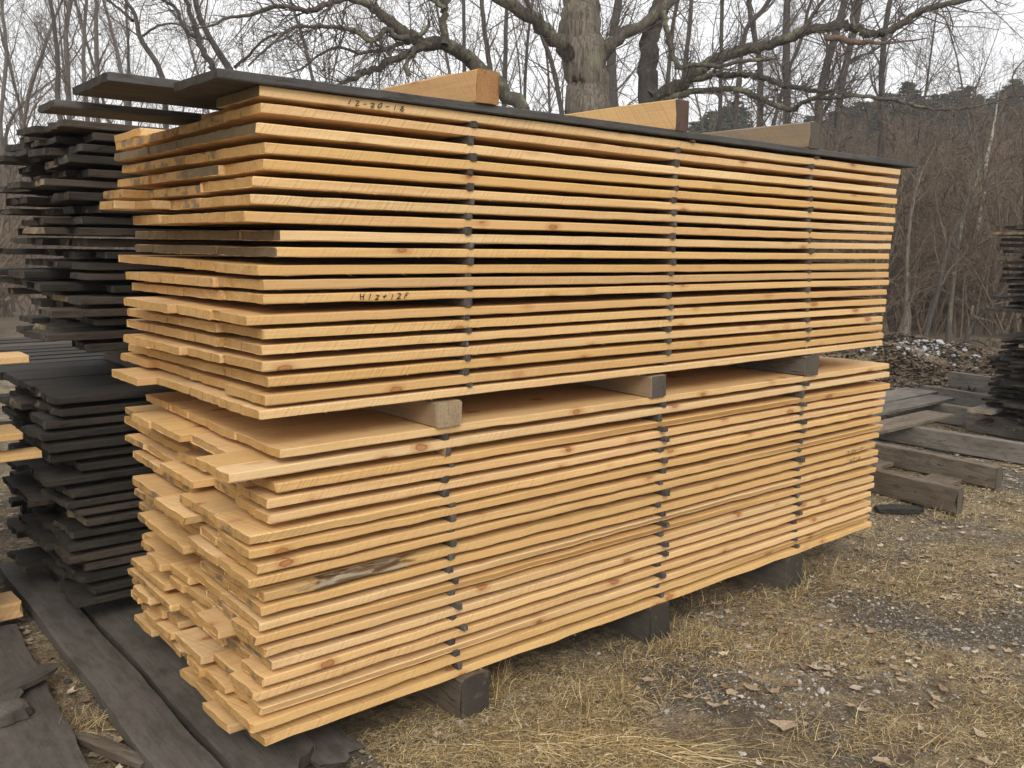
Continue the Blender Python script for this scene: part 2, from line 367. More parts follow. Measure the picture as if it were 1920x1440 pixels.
def pack(name, A_, B_, Cc, ends, which):
    A = [at(u, v, y=0)[2] for u, v in A_]; B = [at(u, v, y=0)[2] for u, v in B_]; Cz = [at(u, v, y=WID)[2] for u, v in Cc]
    for S in (A, B, Cz):
        n = len(S)
        fit = np.polyfit(range(n), S, 1)
        for k in range(n): S[k] = .75 * S[k] + .25 * (fit[0] * k + fit[1])
        for _ in range(30):
            for k in range(1, n):
                if S[k - 1] - S[k] < .0415:
                    m = .5 * (S[k-1] + S[k]); S[k-1] = m + .02076; S[k] = m - .02076
    th = .029 if which == 'upper' else .0278
    out = []
    for k in range(len(A)):
        a, b, c = A[k], B[k], Cz[k]; d = b + (c - a) * .25
        def zf(x, y, a=a, b=b, c=c, d=d, k=k):
            s = min(max(x / 3.6, -.12), 1.05); t = y / WID
            return a*(1-s)*(1-t) + b*s*(1-t) + c*(1-s)*t + d*s*t + .0016 * math.sin(x * 2.1 + k * .7) * min(1, max(0, s * 3))
        xf = solve(lambda x: pu(x, 0, zf(x, 0))[0] - A_[k][0], -1.0, 1.0)
        xr = solve(lambda x: pu(x, 0, zf(x, 0))[0] - B_[k][0], 2.5, 4.6)
        rr = random.Random(100 * k + (1 if which == 'upper' else 2))
        rows = []; y = 0; x = xf
        if k in ends:
            for e in ends[k]:
                if len(e) == 3: x = x + e[1]; ub = e[2]
                else:
                    if y > 0: x = solve(lambda q: pu(q, y, zf(q, y))[0] - e[0], -1.5, 1.5)
                    ub = e[1]
                y2 = solve(lambda q: pu(x, q, zf(x, q))[0] - ub, y, y + 2.5)
                if y2 - y < .035: y2 = y + .035
                rows.append([x, y, y2]); y = y2
        else:
            ub_last = 262
            while True:
                wd = rr.choice([.13, .16, .18, .2, .24, .28])
                if y + wd > 1.12:
                    wd = max(.08, 1.18 - y + rr.uniform(-.02, .03))
                rows.append([x, y, y + wd]); y += wd
                if y > 1.13: break
                x = max(xf * .2 + rr.choice([-.07, -.04, -.02, 0, .02, .04, .09]) + rr.uniform(-.02, .02), -.09 + .05 * y)
        out.append((k, zf, th, rows, xr))
    return out
UP = pack('upper', U, UR, UL, Ue, 'upper'); LP = pack('lower', ML_, MR, MB_, Me, 'lower')
allb = {}
GREYL = {2, 3, 4, 8, 9}
for which, PK in (('upper', UP), ('lower', LP)):
    for (k, zf, th, rows, xr) in PK:
        nb = len(rows)
        for i, (x0, y0, y1) in enumerate(rows):
            rr = random.Random(k * 31 + i * 7 + (0 if which == 'upper' else 5000))
            xe = xr if i == 0 else xr + rr.uniform(-.10, .06)
            if which == 'lower' and k == 0 and i: xe = xr + rr.uniform(-.06, .02)
            t2 = th + rr.uniform(-.002, .0015)
            em = pine_end; adj = ''
            if which == 'upper' and (k in (8, 9) or (k == 0 and i in (0, 2)) or (k in GREYL and rr.random() < .45)): em = pine_end_grey; adj = 'grey-ended '
            elif (which == 'upper' and k in (2, 3, 4, 5, 1, 6) and i > 0) or (which == 'lower' and (k in (5, 10, 12, 15) and i < 2 or rr.random() < .3)): em = pine_end_mix; adj = 'stain-ended '
            off = rr.uniform(-.0012, .0012)
            pm = pine_streak if (which == 'lower' and k == 9 and i == 0) else pine
            if pm is pine_streak: adj = 'grey-streaked dark-knotted '
            g0 = y0 + (.0 if i == 0 else .0012); g1 = y1 - .0012
            o = board('pine_board', x0, xe, g0, g1, (lambda x, y, zf=zf, off=off: zf(x, y) + off), t2, [pm, em], k * 37 + i + (0 if which == 'upper' else 3000),
                      rough=.0012 if which == 'upper' else .0022, skew=rr.uniform(-.012, .012), wane=(rr.uniform(.006, .016) if (which == 'lower' and rr.random() < .45) else 0),
                      splinters=(14 if i == 0 else 2), ns=(40 if i == 0 else 12), round_=(.014 if which == 'lower' and rr.random() < .25 else 0))
            pos = 'frontmost' if i == 0 else ('rearmost' if i == nb - 1 else ORD[i + 1] + ' from front')
            tag(o, f'{adj}pine board, {pos}, in the {ORD[k+1]} layer down of the {which} pine pile', 'board', f'pine boards of the {which} pile')
            allb[(which, k, i)] = o

# grey-blue streak on one lower front board is a mark of its own: a thin stained sliver of the board
def zof(PK, k, x, y=0): return PK[k][1](x, y)

# handwriting on the board edges, drawn as thin marker strokes
GL = {'1': [[(.3,1),(.35,0)]], '2': [[(0,.8),(.25,1),(.55,.8),(.4,.45),(0,0),(.65,.05)]], '0': [[(.3,1),(0,.6),(.1,.1),(.4,0),(.6,.4),(.5,.9),(.3,1)]],
      '8': [[(.35,.5),(.1,.75),(.3,1),(.55,.8),(.35,.5),(.05,.25),(.3,0),(.6,.2),(.35,.5)]], '-': [[(.05,.45),(.6,.45)]], '6': [[(.5,1),(.1,.6),(.05,.2),(.3,0),(.55,.2),(.4,.45),(.1,.35)]],
      '7': [[(0,1),(.6,1),(.2,0)]], 'H': [[(0,1),(.05,0)],[(.55,1),(.5,0)],[(0,.5),(.6,.55)]], '/': [[(.5,1),(.1,0)]], 'P': [[(.1,0),(.15,1),(.5,.9),(.5,.55),(.15,.5)]],
      'F': [[(.1,0),(.15,1),(.6,1)],[(.12,.55),(.5,.55)]], '+': [[(.0,.5),(.6,.5)],[(.3,.85),(.3,.15)]], ' ': []}
ink, nt, b = newmat('marker_ink', .7); b.inputs['Base Color'].default_value = (.03, .018, .012, 1)
def writing(board_o, PK, k, u0, u1, text, hgt, drop, seed, lab=None):
    r = random.Random(seed)
    xa = solve(lambda x: pu(x, 0, zof(PK, k, x))[0] - u0, -1, 4.5); xb = solve(lambda x: pu(x, 0, zof(PK, k, x))[0] - u1, -1, 4.5)
    adv = (xb - xa) / len(text); V = []; Q = []
    for i, chs in enumerate(text):
        hs_ = r.uniform(.8, 1.12); vo_ = r.uniform(-.0012, .0012); sl_ = r.uniform(.05, .45)
        for st in GL[chs]:
            pts = [(xa + adv * (i + .15 + p[0] * .8 + (p[1] - .5) * sl_) + r.uniform(-.0012, .0012), p[1] * hgt * hs_ + vo_ + r.uniform(-.0012, .0012)) for p in st]
            for (p, q) in zip(pts[:-1], pts[1:]):
                dx, dz = q[0]-p[0], q[1]-p[1]; l = math.hypot(dx, dz) or 1; wx, wz = -dz/l*.0014, dx/l*.0014
                n = len(V); zz = lambda x, h: zof(PK, k, x) - drop + h
                ex, ez = dx/l*.0008, dz/l*.0008
                for (x, h) in ((p[0]-wx-ex, p[1]-wz-ez), (q[0]-wx+ex, q[1]-wz+ez), (q[0]+wx+ex, q[1]+wz+ez), (p[0]+wx-ex, p[1]+wz-ez)):
                    V.append((x, -.0052 - .0002 * (n % 7), zz(x, h)))
                Q.append((n, n+1, n+2, n+3))
    me = fastmesh('handwriting', np.array(V) - np.array(board_o.location), np.array(Q)); o = link('handwriting', me, ink, parent=board_o)
    if lab: o['label'] = lab
writing(allb[('upper',0,0)], UP, 0, 648, 760, '12-20-18', .015, .0225, 1, 'date written in dark marker')
writing(allb[('upper',12,0)], UP, 12, 672, 768, 'H12+12F', .016, .0225, 2, 'letters written in dark marker')
writing(allb[('lower',9,0)], LP, 9, 1588, 1617, '2-26-17', .014, .021, 3, 'small date in dark marker')
writing(allb[('lower',10,0)], LP, 10, 1592, 1613, 'HP12', .014, .021, 4)

# ------------------------------------------------------------------ spacer sticks between the layers
def spacers(PK, which, us):
    cols = ['left', 'middle', 'right']
    for ci, (ut, ub) in enumerate(us):
        for k in range(19):
            rr = random.Random(k * 3 + ci * 77 + (9 if which == 'lower' else 0))
            u = ut + (ub - ut) * k / 18 + rr.uniform(-5, 5) * (1 if which == 'upper' else 2) / (1 + ci * .7)
            zt = zof(PK, k, 1) - PK[k][2]; zb = zof(PK, k + 1, 1)
            x = solve(lambda x: pu(x, 0, zof(PK, k, x) - .035)[0] - u, -.5, 4.5)
            t0 = zof(PK, k, x) - PK[k][2] + .0012; b0 = zof(PK, k + 1, x) - .0012
            w = rr.uniform(.019, .028); prot = rr.choice([-.008, -.004, 0, .004, .02]) if which == 'lower' else rr.choice([-.006, 0, .003, .006])
            h = max(.012, t0 - b0)
            z0 = zof(PK, k+1, x, 0); z1 = zof(PK, k+1, x, 1.15)
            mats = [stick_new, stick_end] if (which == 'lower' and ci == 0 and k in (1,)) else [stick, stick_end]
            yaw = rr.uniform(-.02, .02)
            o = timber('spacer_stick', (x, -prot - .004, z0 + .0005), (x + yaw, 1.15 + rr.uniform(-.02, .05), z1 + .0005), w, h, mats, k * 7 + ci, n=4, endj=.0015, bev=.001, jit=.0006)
            tag(o, f'{"dark weathered" if mats[0] is stick else "light brown"} spacer stick, {ORD[k+1]} from the top, {cols[ci]} column of the {which} pile', 'spacer stick', f'spacer sticks in the {which} pile')
spacers(UP, 'upper', [(884, 876), (1270, 1250), (1522, 1514)])
spacers(LP, 'lower', [(838, 862), (1242, 1238), (1507, 1492)])

# bearers between the piles
def bearer(u, v, w, h, y0, mats, seed, label, z0=None, y1=1.2, name='bearer_block'):
    x = solve(lambda q: pu(q, y0, z0)[0] - u, -1, 5)
    o = timber(name, (x, y0, z0), (x, y1, z0 + .0), w, h, mats, seed, n=8, bev=.006)
    return tag(o, label, 'bearer'), x
for (u, lab, mats, sd, w) in ((838, 'light square bearer with a cracked knotty end, leftmost between the two piles', [oldbeam, oldbeam_end], 1, .105),
                            (1230, 'brownish square bearer, middle one between the two piles', [oldbeam, greybeam_end], 2, .09),
                            (1518, 'dark grey square bearer, rightmost between the two piles', [greywood, greybeam_end], 3, .12)):
    x = solve(lambda q: pu(q, 0, zof(LP, 0, q))[0] - u, 0, 4)
    zt = zof(UP, 19, x) - UP[19][2]; zb = zof(LP, 0, x)
    zt1 = zof(UP, 19, x, 1.1) - UP[19][2]; zb1 = zof(LP, 0, x, 1.1)
    h = min(zt - zb, zt1 - zb1) - .003
    o = timber('bearer_block', (x, -.012, zb + .0015), (x, 1.19, zb1 + .0015), w, max(.07, h), mats, sd + 40, n=10, bev=.005)
    tag(o, lab, 'bearer', 'bearers between the two pine piles')

# ------------------------------------------------------------------ cover boards and beams on top
zA = lambda x: max(0, x) 
def coverboard(x0, x1, y0, y1, z0, z1, th, seed, label, zback=0):
    zf = lambda x, y: z0 + (z1 - z0) * (x - x0) / (x1 - x0) + (y - y0) * zback
    o = board('cover_board', x0, x1, y0, y1, zf, th, [cover, dark_end], seed, rough=.001, endj=.003, ns=30, splinters=6)
    tag(o, label, 'board', 'dark boards covering the top of the pile')
ztop0 = zof(UP, 0, 0)
pA = at(407, 127, y=-.02); pB = at(1720, 305, y=-.02)
coverboard(pA[0], pB[0], -.02, .30, pA[2], pB[2], .026, 71, 'long dark grey cover board along the front of the pile top')
pC = at(202, 133, y=.31); 
coverboard(pC[0], 3.8, .31, .66, pC[2], pB[2] + .0, .026, 72, 'dark cover board behind the front one, its end sticking far out left')
pD = at(107, 182, y=.62)
coverboard(pD[0], 3.7, .67, .86, pD[2], pB[2] - .02, .024, 73, 'lowest dark cover board jutting out left beneath the others')
for i, u in enumerate((1297, 1530)):
    x = solve(lambda q: pu(q, 0, zof(UP, 0, q))[0] - u, 0, 4)
    zc = pA[2] + (pB[2] - pA[2]) * (x - pA[0]) / (pB[0] - pA[0]) - .026
    zb = zof(UP, 0, x)
    if zc - zb > .006:
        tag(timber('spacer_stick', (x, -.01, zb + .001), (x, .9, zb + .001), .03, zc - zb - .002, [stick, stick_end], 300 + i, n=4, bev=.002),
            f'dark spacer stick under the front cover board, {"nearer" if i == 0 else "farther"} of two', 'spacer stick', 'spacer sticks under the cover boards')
def zcov(x): return pA[2] + (pB[2] - pA[2]) * (x - pA[0]) / (pB[0] - pA[0])
for (u, v, w, h, mats, sd, lab, y0) in ((915, 194, .098, .105, [beam, beam_end], 21, 'orange square beam lying across the pile top, nearest of three', -.03),
                                    (1278, 243, .085, .118, [pine, beam_red], 22, 'pale square beam with a dark red painted end, middle of three on top', -.02),
                                    (1526, 273, .09, .115, [oldbeam, greybeam_end], 23, 'weathered brown square beam, farthest of three on the pile top', -.02)):
    x = solve(lambda q: pu(q, y0, zcov(q))[0] - u, 0, 4.2); z = zcov(x) + .001
    o = timber('top_beam', (x, y0, z), (x - .03, 1.30, z + .0), w, h, mats, sd, n=14, bev=.004)
    tag(o, lab, 'beam', 'square beams weighing down the pile top')

# ------------------------------------------------------------------ foundation blocks under the pine pile
for i, (u, w, lab, sd) in enumerate(((885, .13, 'dark notched foundation timber under the near end of the pine pile', 31), (1238, .13, 'dark foundation timber under the middle of the pine pile', 32), (1490, .14, 'dark foundation timber under the far end of the pine pile', 33))):
    x = solve(lambda q: pu(q, 0, zof(LP, 19, q) - .05)[0] - u, 0, 4)
    zb = zof(LP, 19, x) - LP[19][2]; zb1 = zof(LP, 19, x, 1.1) - LP[19][2]
    zz = min(zb, zb1) - .003
    o = timber('foundation_timber', (x, .0 if i else -.02, -.05), (x, 1.35, -.05), w, zz + .05, [brownwood if i == 0 else groundplank, block_end], sd, n=8, bev=.012, endj=.006)
    tag(o, lab, 'timber', 'foundation timbers under the pine pile')

# ------------------------------------------------------------------ dark piles
def darkpack(nl, z0, pitch, x0, x1, y0, y1, label, grp, seed, th=.0315, nbr=(4, 6), xj=.06, drift=0.0, gap=.0, fr='front', ydrift=0.0, cupend=True):
    cnt = 0
    for k in range(nl):
        rr = random.Random(seed * 1000 + k)
        zt = z0 - k * pitch + rr.uniform(-.003, .003); y = y0 + rr.uniform(-.02, .03) + ydrift * k
        ye = y1 + rr.uniform(-.04, .05); i = 0
        sl = rr.uniform(-.006, .006); slx = rr.uniform(-.003, .003)
        xl = x0 + drift * k + rr.uniform(-.03, .03)
        while y < ye - .05 and i < 9:
            w = rr.uniform((y1 - y0) / nbr[1], (y1 - y0) / nbr[0])
            if y + w > ye: w = ye - y
            if w < .05: break
            xx = xl + (rr.uniform(0, .04) if rr.random() < .3 else 0) + rr.choice([-1.4, -.8, -.4, -.1, .2, .6, 1]) * xj + rr.uniform(-.02, .02)
            dz = rr.uniform(-.004, .002); zf = lambda x, yy, zt=zt, sl=sl, slx=slx, dz=dz: zt + dz + sl * (yy - y0) + slx * (x - x0)
            mm = [dark_brown if rr.random() < .28 else dark, pale_end if rr.random() < .09 else dark_end]
            o = board('weathered_board', xx, x1 + rr.uniform(-.05, .05), y, y + w - .002 - gap, zf, th + rr.uniform(-.006, .001), mm, seed * 999 + k * 9 + i, skew=rr.uniform(-.035, .035), endj=.009, ns=5, rough=.002, splinters=0)
            pos = 'frontmost' if i == 0 else ORD[i + 1] + ' from front'
            tag(o, f'blackened board, {pos}, {ORD[k+1]} layer down of the {label}', 'board', grp)
            y += w; i += 1; cnt += 1
    return cnt
n1 = darkpack(19, ZO - 1.055, .0485, -.205, 3.3, 1.50, 2.64, 'lower dark pile at left', 'blackened boards of the lower left pile', 3, xj=.05, nbr=(3.6, 5), drift=.004)
n2 = darkpack(20, ZO + .055, .0475, -.06, 3.3, 1.54, 2.62, 'upper dark pile at left', 'blackened boards of the upper left pile', 4, xj=.09, nbr=(4, 6.5))
darkpack(2, ZO - 1.10, .05, -.2, 3.3, 3.0, 4.6, 'low slatted pile behind', 'blackened boards of the slatted pile', 5, nbr=(7, 9), gap=.05, xj=.03)
for i, xx in enumerate((.35, 1.5, 2.7)):
    tag(timber('bearer_block', (xx, 1.5, ZO - 1.052), (xx, 2.62, ZO - 1.052), .10, .155, [brownwood, dark_end], 60 + i, n=5), f'dark bearer between the two dark piles, {ORD[i+1]} from the near end', 'bearer', 'bearers between the dark piles')

# pine pile at the far left: three boards reach into the picture
def leftpine(x1, y0, y1, zt, lab, seed, shown=True, x0=-2.9):
    o = board('pine_board', x0, x1, y0, y1, lambda x, y, zt=zt: zt, .028, [pine, pine_end], seed, rough=.0015, endj=.003, ns=8, skew=0, splinters=3)
    tag(o, lab, 'board', 'pine boards of the left pile')
leftpine(-.268, 1.58, 1.76, 1.213, 'pine board end at the left edge, uppermost of three before the dark pile', 901)
leftpine(-.31, 1.58, 1.80, .902, 'pine board end at the left edge, middle of three before the dark pile', 902)
leftpine(-.245, 1.58, 1.68, .816, 'pine board end at the left edge, lowest of three before the dark pile', 903)
lk = 0
for k in range(23):
    z = 1.213 - k * .0492
    if z < .12: break
    rr = random.Random(8800 + k); y = 1.58 if abs(z-1.213) > .02 and abs(z-.902) > .025 and abs(z-.816) > .025 else 1.83
    i = 0
    while y < 2.6:
        w = rr.uniform(.3, .38); lk += 1
        leftpine(-.46 - rr.uniform(0, .08), y, min(y + w, 2.7) - .003, z, f'pine board, {ORD[i+1]} from front, {ORD[k+1]} layer down of the left pile', 9000 + lk); y += w; i += 1
for i, xx in enumerate((-.75, -1.6, -2.5)):
    tag(timber('foundation_timber', (xx, 1.5, .0), (xx, 2.75, .0), .12, .10, [brownwood, dark_end], 910 + i, n=5), f'foundation timber under the left pine pile, {ORD[i+1]} from its near end', 'timber', 'foundation timbers of the left pile')
tag(timber('timber_offcut', (-1.15, 1.86, .045), (-.325, 1.86, .045), .17, .075, [pine, pine_end], 915, n=6, bev=.008), 'pale sawn timber offcut lying on the grey plank at far left', 'timber')

# planks lying on the ground
def gplank(x0, x1, y0, y1, zt, th, seed, label, skewx=0, rounded=False):
    r = np.random.RandomState(seed); ns = 26; nc = 8
    ys = np.linspace(y0, y1, ns); V = []
    for lay in (0, 1):
        for i, yv in enumerate(ys):
            t = i / (ns - 1); wob = .004 * math.sin(i * .8 + seed) + r.randn() * .0015
            for j in range(nc):
                s = j / (nc - 1); x = x0 + (x1 - x0) * s + skewx * t + (wob if j in (0, nc-1) else 0)
                yy = yv + (r.randn() * .003 if i in (0, ns-1) else 0)
                if rounded and i == 0: yy += .06 * (2 * s - 1) ** 2 + (.05 if s > .7 else 0)
                zz = zt - lay * th + .003 * math.sin(yv * 3 + seed) - (.006 * (2*s-1)**2 if lay == 0 else 0)
                V.append((x, yy, zz))
    n = ns * nc; Q = []; mt = []
    for i in range(ns-1):
        for j in range(nc-1):
            a = i*nc+j; Q.append((a, a+1, a+nc+1, a+nc)); mt.append(0); Q.append((n+a, n+a+nc, n+a+nc+1, n+a+1)); mt.append(0)
        a = i*nc; Q.append((a, a+nc, n+a+nc, n+a)); mt.append(0); a = i*nc+nc-1; Q.append((a, n+a, n+a+nc, a+nc)); mt.append(0)
    for j in range(nc-1):
        a = j; Q.append((a, n+a, n+a+1, a+1)); mt.append(1); a = (ns-1)*nc+j; Q.append((a, a+1, n+a+1, n+a)); mt.append(1)
    V = np.array(V)
    # rotate grain: wood materials run along local x
    org = np.array([x0, y0, 0.]); P = V - org; P = np.stack([P[:,1], -P[:,0], P[:,2]], 1)
    o = link('ground_plank', fastmesh('ground_plank', P, Q, mt), [groundplank, dark_end], loc=org); o.rotation_euler = (0, 0, rad(90))
    return tag(o, label, 'plank', 'old planks lying on the ground')
gplank(-.262, -.098, -.35, 2.52, .062, .05, 5, 'long grey plank on the ground running back under the dark pile', skewx=-.012)
gplank(-.070, .20, -.02, 2.7, .046, .045, 6, 'wide dark plank lying under the near end of the pine pile', rounded=True)
gplank(-.66, -.43, .1, 1.72, .056, .045, 7, 'broad weathered plank lying at the bottom left corner', skewx=.07)
gplank(.17, .34, -.03, .9, .02, .02, 8, 'thin grey plank half buried beside the dark wide one', rounded=True)
# broken chunks on the left plank
def chunk(name, c, s, seed, label, cat, mat, rz=0):
    r = np.random.RandomState(seed); V = []; nx, ny = 9, 5
    for lay in (1, 0):
        for i in range(nx):
            for j in range(ny):
                a, b_ = i/(nx-1)*2-1, j/(ny-1)*2-1
                e = 1 - .35*abs(a)**3
                V.append((a*s[0]*.5 + r.randn()*.006, b_*s[1]*.5*e + r.randn()*.002, (s[2]*(.85+.15*(1-b_*b_))*(1-.3*a*a) if lay else 0) + r.randn()*.0012))
    n = nx*ny; Q = []
    for i in range(nx-1):
        for j in range(ny-1):
            a = i*ny+j; Q += [(a, a+ny, a+ny+1, a+1), (n+a, n+a+1, n+a+ny+1, n+a+ny)]
        a = i*ny; Q.append((a, n+a, n+a+ny, a+ny)); a = i*ny+ny-1; Q.append((a, a+ny, n+a+ny, n+a))
    for j in range(ny-1):
        Q.append((j, j+1, n+j+1, n+j)); a = (nx-1)*ny+j; Q.append((a, n+a, n+a+1, a+1))
    o = link(name, fastmesh(name, np.array(V), Q), mat, loc=c); o.rotation_euler = (0, 0, rz)
    return tag(o, label, cat)
chunk('bark_slab', at(35, 1285, z=.075), (.30, .10, .022), 1, 'curled grey slab of wood lying across the bottom left plank', 'wood scrap', groundplank, .5)
chunk('wood_chunk', at(18, 1320, z=.065), (.20, .07, .03), 2, 'small split chunk of wood on the bottom left plank', 'wood scrap', groundplank, 1.2)
chunk('wood_chunk', at(20, 1345, z=.06), (.12, .10, .05), 3, 'dark square block of wood at the left picture edge', 'wood scrap', groundplank, .2)
chunk('wood_splinter', at(205, 1410, z=.012), (.34, .05, .03), 4, 'long rotten splinter of wood lying in the leaves between two planks', 'wood scrap', brownwood, 1.95)
chunk('wood_chunk', at(1685, 958, z=.0), (.30, .11, .035), 6, 'dark lump of wood on the gravel below the nearest rail', 'wood scrap', dark, -.66)

# ------------------------------------------------------------------ rails and planks at the right
def rail(u0, v0, u1, v1, w, h, seed, label, ext0=0, ext1=0, mats=None):
    a = at(u0, v0, z=0); b_ = at(u1, v1, z=0); xm = (a[0] + b_[0]) / 2
    p0 = (b_[0], b_[1] - ext1, .0); p1 = (a[0], a[1] + ext0, .0)
    o = timber('timber_rail', p0, p1, w, h, mats or [greywood, oldbeam_end], seed, n=16, bev=.006, endj=.006)
    return tag(o, label, 'timber rail', 'timber rails laid out on the ground')
rail(1640, 915, 1797, 962, .085, .165, 1, 'nearest brown timber rail on edge, its cut end on the grass', 1.0, 0, [brownwood, greybeam_end])
rail(1640, 862, 1870, 915, .085, .155, 2, 'second timber rail on edge, ending short of the right picture edge', .8, 0, [brownwood, greybeam_end])
rail(1690, 830, 1920, 868, .09, .165, 3, 'third timber rail, running out of the right picture edge', .6, 1.2)
rail(1730, 785, 1850, 808, .09, .19, 4, 'fourth timber rail, its far half hidden by the dark pile', .25, 1.2)
rail(1730, 755, 1850, 780, .09, .20, 5, 'fifth timber rail, starting beside the grey planks', .0, 1.5)
rail(1795, 735, 1850, 748, .09, .24, 6, 'farthest timber rail, just in front of the leaf heap', .1, 1.5)
rail(1812, 806, 1910, 826, .03, .18, 7, 'thin board standing against the third timber rail', 0, .6)
def flatplank(p, x0, x1, y0, y1, z, th, seed, label, mat=None, along='x'):
    o = board('loose_plank', x0, x1, y0, y1, lambda x, y: z, th, [mat or greywood, oldbeam_end], seed, rough=.002, ns=6, splinters=0)
    return tag(o, label, 'plank', 'loose planks by the timber rails')
flatplank(0, 6.0, 8.35, 1.86, 2.20, .235, .03, 81, 'wide grey plank lying on the rails, farthest of three')
flatplank(0, 6.0, 8.15, 1.60, 1.84, .225, .03, 82, 'narrow grey plank lying on the rails between two others')
flatplank(0, 5.6, 7.35, 1.24, 1.50, .197, .03, 83, 'long dark plank across the rails, nearest of three', brownwood)
flatplank(0, 7.4, 8.6, .93, 1.15, .26, .03, 84, 'short plank with a knot hole sticking out of the right dark pile')
a = at(1790, 915, z=.03)
flatplank(0, 4.98, 5.6, .38, .60, .035, .03, 85, 'flat pad board on the gravel between the two nearest rails', brownwood)
flatplank(0, 5.5, 6.2, .95, 1.25, .035, .03, 86, 'small dark board on the ground behind the second rail', brownwood)
# right dark pile
darkpack(17, .93, .0485, 7.60, 10.6, .3, 1.09, 'lower dark pile at right', 'blackened boards of the lower right pile', 21, nbr=(2.5, 3.6), xj=.16)
darkpack(15, 1.93, .0535, 7.74, 10.6, .3, 1.09, 'upper dark pile at right', 'blackened boards of the upper right pile', 22, nbr=(2.5, 3.6), xj=.13)
for i, xx in enumerate((8.1, 9.2, 10.2)):
    tag(timber('bearer_block', (xx, .3, .935), (xx, 1.0, .935), .10, .155, [brownwood, dark_end], 160 + i, n=5), f'dark bearer between the two right piles, {ORD[i+1]} from the near end', 'bearer', 'bearers between the right dark piles')
    tag(timber('foundation_timber', (xx, .25, -.02), (xx, 1.05, -.02), .12, .10, [brownwood, dark_end], 170 + i, n=5), f'foundation timber under the right dark pile, {ORD[i+1]} from the near end', 'timber', 'foundation timbers of the right piles')

# ------------------------------------------------------------------ terrain
FW = RM @ np.array([0, 0, -1.0]); FAZ = math.atan2(FW[1], FW[0])
def sm(t): t = np.clip(t, 0, 1); return t * t * (3 - 2 * t)
def vnoise(x, y, seed=0):
    x = np.asarray(x, float); y = np.asarray(y, float); xi = np.floor(x).astype(np.int64); yi = np.floor(y).astype(np.int64); fx = sm(x - xi); fy = sm(y - yi)
    def h(a, b_):
        n = (a * 374761393 + b_ * 668265263 + seed * 974711) & 0x7fffffff; n = (n ^ (n >> 13)) * 1274126177 & 0x7fffffff
        return ((n ^ (n >> 16)) & 0xffff) / 65535.0
    return (h(xi, yi)*(1-fx)+h(xi+1, yi)*fx)*(1-fy)+(h(xi, yi+1)*(1-fx)+h(xi+1, yi+1)*fx)*fy
def hgt(x, y):
    x = np.asarray(x, float); y = np.asarray(y, float)
    dx = x - CAM[0]; dy = y - CAM[1]; r = np.hypot(dx, dy); az = np.arctan2(dy, dx) - FAZ
    az = (az + np.pi) % (2*np.pi) - np.pi
    side = np.clip(.5 - az * 1.1, 0, 1)                    # 1 towards the right of the view
    hill = sm((r - 24) / 75) * (1.0 + 7.5 * side) * sm(1.6 - abs(az))
    near = (vnoise(x*2.1, y*2.1)-.5)*.03 + (vnoise(x*7, y*7, 3)-.5)*.016 + (vnoise(x*19, y*19, 5)-.5)*.008
    pile = .50 * np.exp(-(((x-11.2)/1.6)**2 + ((y-3.6)/1.0)**2)) * (.75 + .5*vnoise(x*3, y*3, 9))
    under = -.02 * np.exp(-(((x-1.8)/2.2)**4 + ((y-.6)/.7)**4))
    return near * np.clip(1.5 - r/14, .3, 1) + hill + pile + under - .012 + (vnoise(x*.25, y*.25, 7)-.5)*.12*sm((r-8)/10)
n = 340; t = np.linspace(-1, 1, n); wv = np.sinh(t * 6.2) / np.sinh(6.2) * 420
gx = wv + 2.2; gy = wv + .2
GX, GY = np.meshgrid(gx, gy, indexing='ij'); GZ = hgt(GX, GY)
V = np.stack([GX, GY, GZ], -1).reshape(-1, 3); idx = np.arange(n*n).reshape(n, n)
Q = np.stack([idx[:-1,:-1], idx[1:,:-1], idx[1:,1:], idx[:-1,1:]], -1).reshape(-1, 4)
gm, nt, b = newmat('ground_mat', .95)
geo = N(nt, 'ShaderNodeNewGeometry'); co = geo.outputs['Position']
n1 = noise(nt, mapping(nt, co, (.9, .9, .9)), 1, 6, .65, .4); n2 = noise(nt, mapping(nt, co, (5, 5, 5)), 1, 6, .7); n3 = noise(nt, mapping(nt, co, (45, 45, 45)), 1, 5, .75); n4 = noise(nt, mapping(nt, co, (160, 160, 160)), 1, 3, .7)
soil = mix(nt, n3, (.13,.088,.05), (.40,.295,.18))
straw = mix(nt, ramp(nt, n3, [(.3, 0.0), (.7, 1.0)]), (.22,.16,.08), (.60,.48,.29))
base = mix(nt, ramp(nt, n2, [(.42, 0.0), (.6, 1.0)]), soil, straw)
vo = N(nt, 'ShaderNodeTexVoronoi'); L(nt, mapping(nt, co, (75, 75, 75)), vo.inputs['Vector']); vo.inputs['Scale'].default_value = 1
sepc = N(nt, 'ShaderNodeSeparateColor'); L(nt, vo.outputs['Color'], sepc.inputs[0])
grv = ramp(nt, sepc.outputs[0], [(0, (.08,.07,.06)), (.45, (.20,.18,.155)), (.8, (.32,.29,.25)), (.95, (.56,.52,.46))])
grv = mix(nt, ramp(nt, vo.outputs['Distance'], [(.35, 0.0), (.6, .85)]), grv, (.045,.04,.034))
gmask = ramp(nt, n1, [(.50, 0.0), (.60, .9)])
base = mix(nt, gmask, base, grv)
sand = ramp(nt, noise(nt, mapping(nt, co, (.7, .7, .7), (4, 8, 0)), 1, 5, .6), [(.56, 0.0), (.68, .75)])
base = mix(nt, sand, base, mix(nt, n4, (.22,.18,.125), (.46,.39,.29)))
dk = ramp(nt, noise(nt, mapping(nt, co, (1.9, 1.9, 1.9), (1, 5, 2)), 1, 7, .75), [(.47, 0.0), (.60, 1.0)])
base = mix(nt, mathn(nt, 'MULTIPLY', dk, .7), base, (.07,.055,.04))
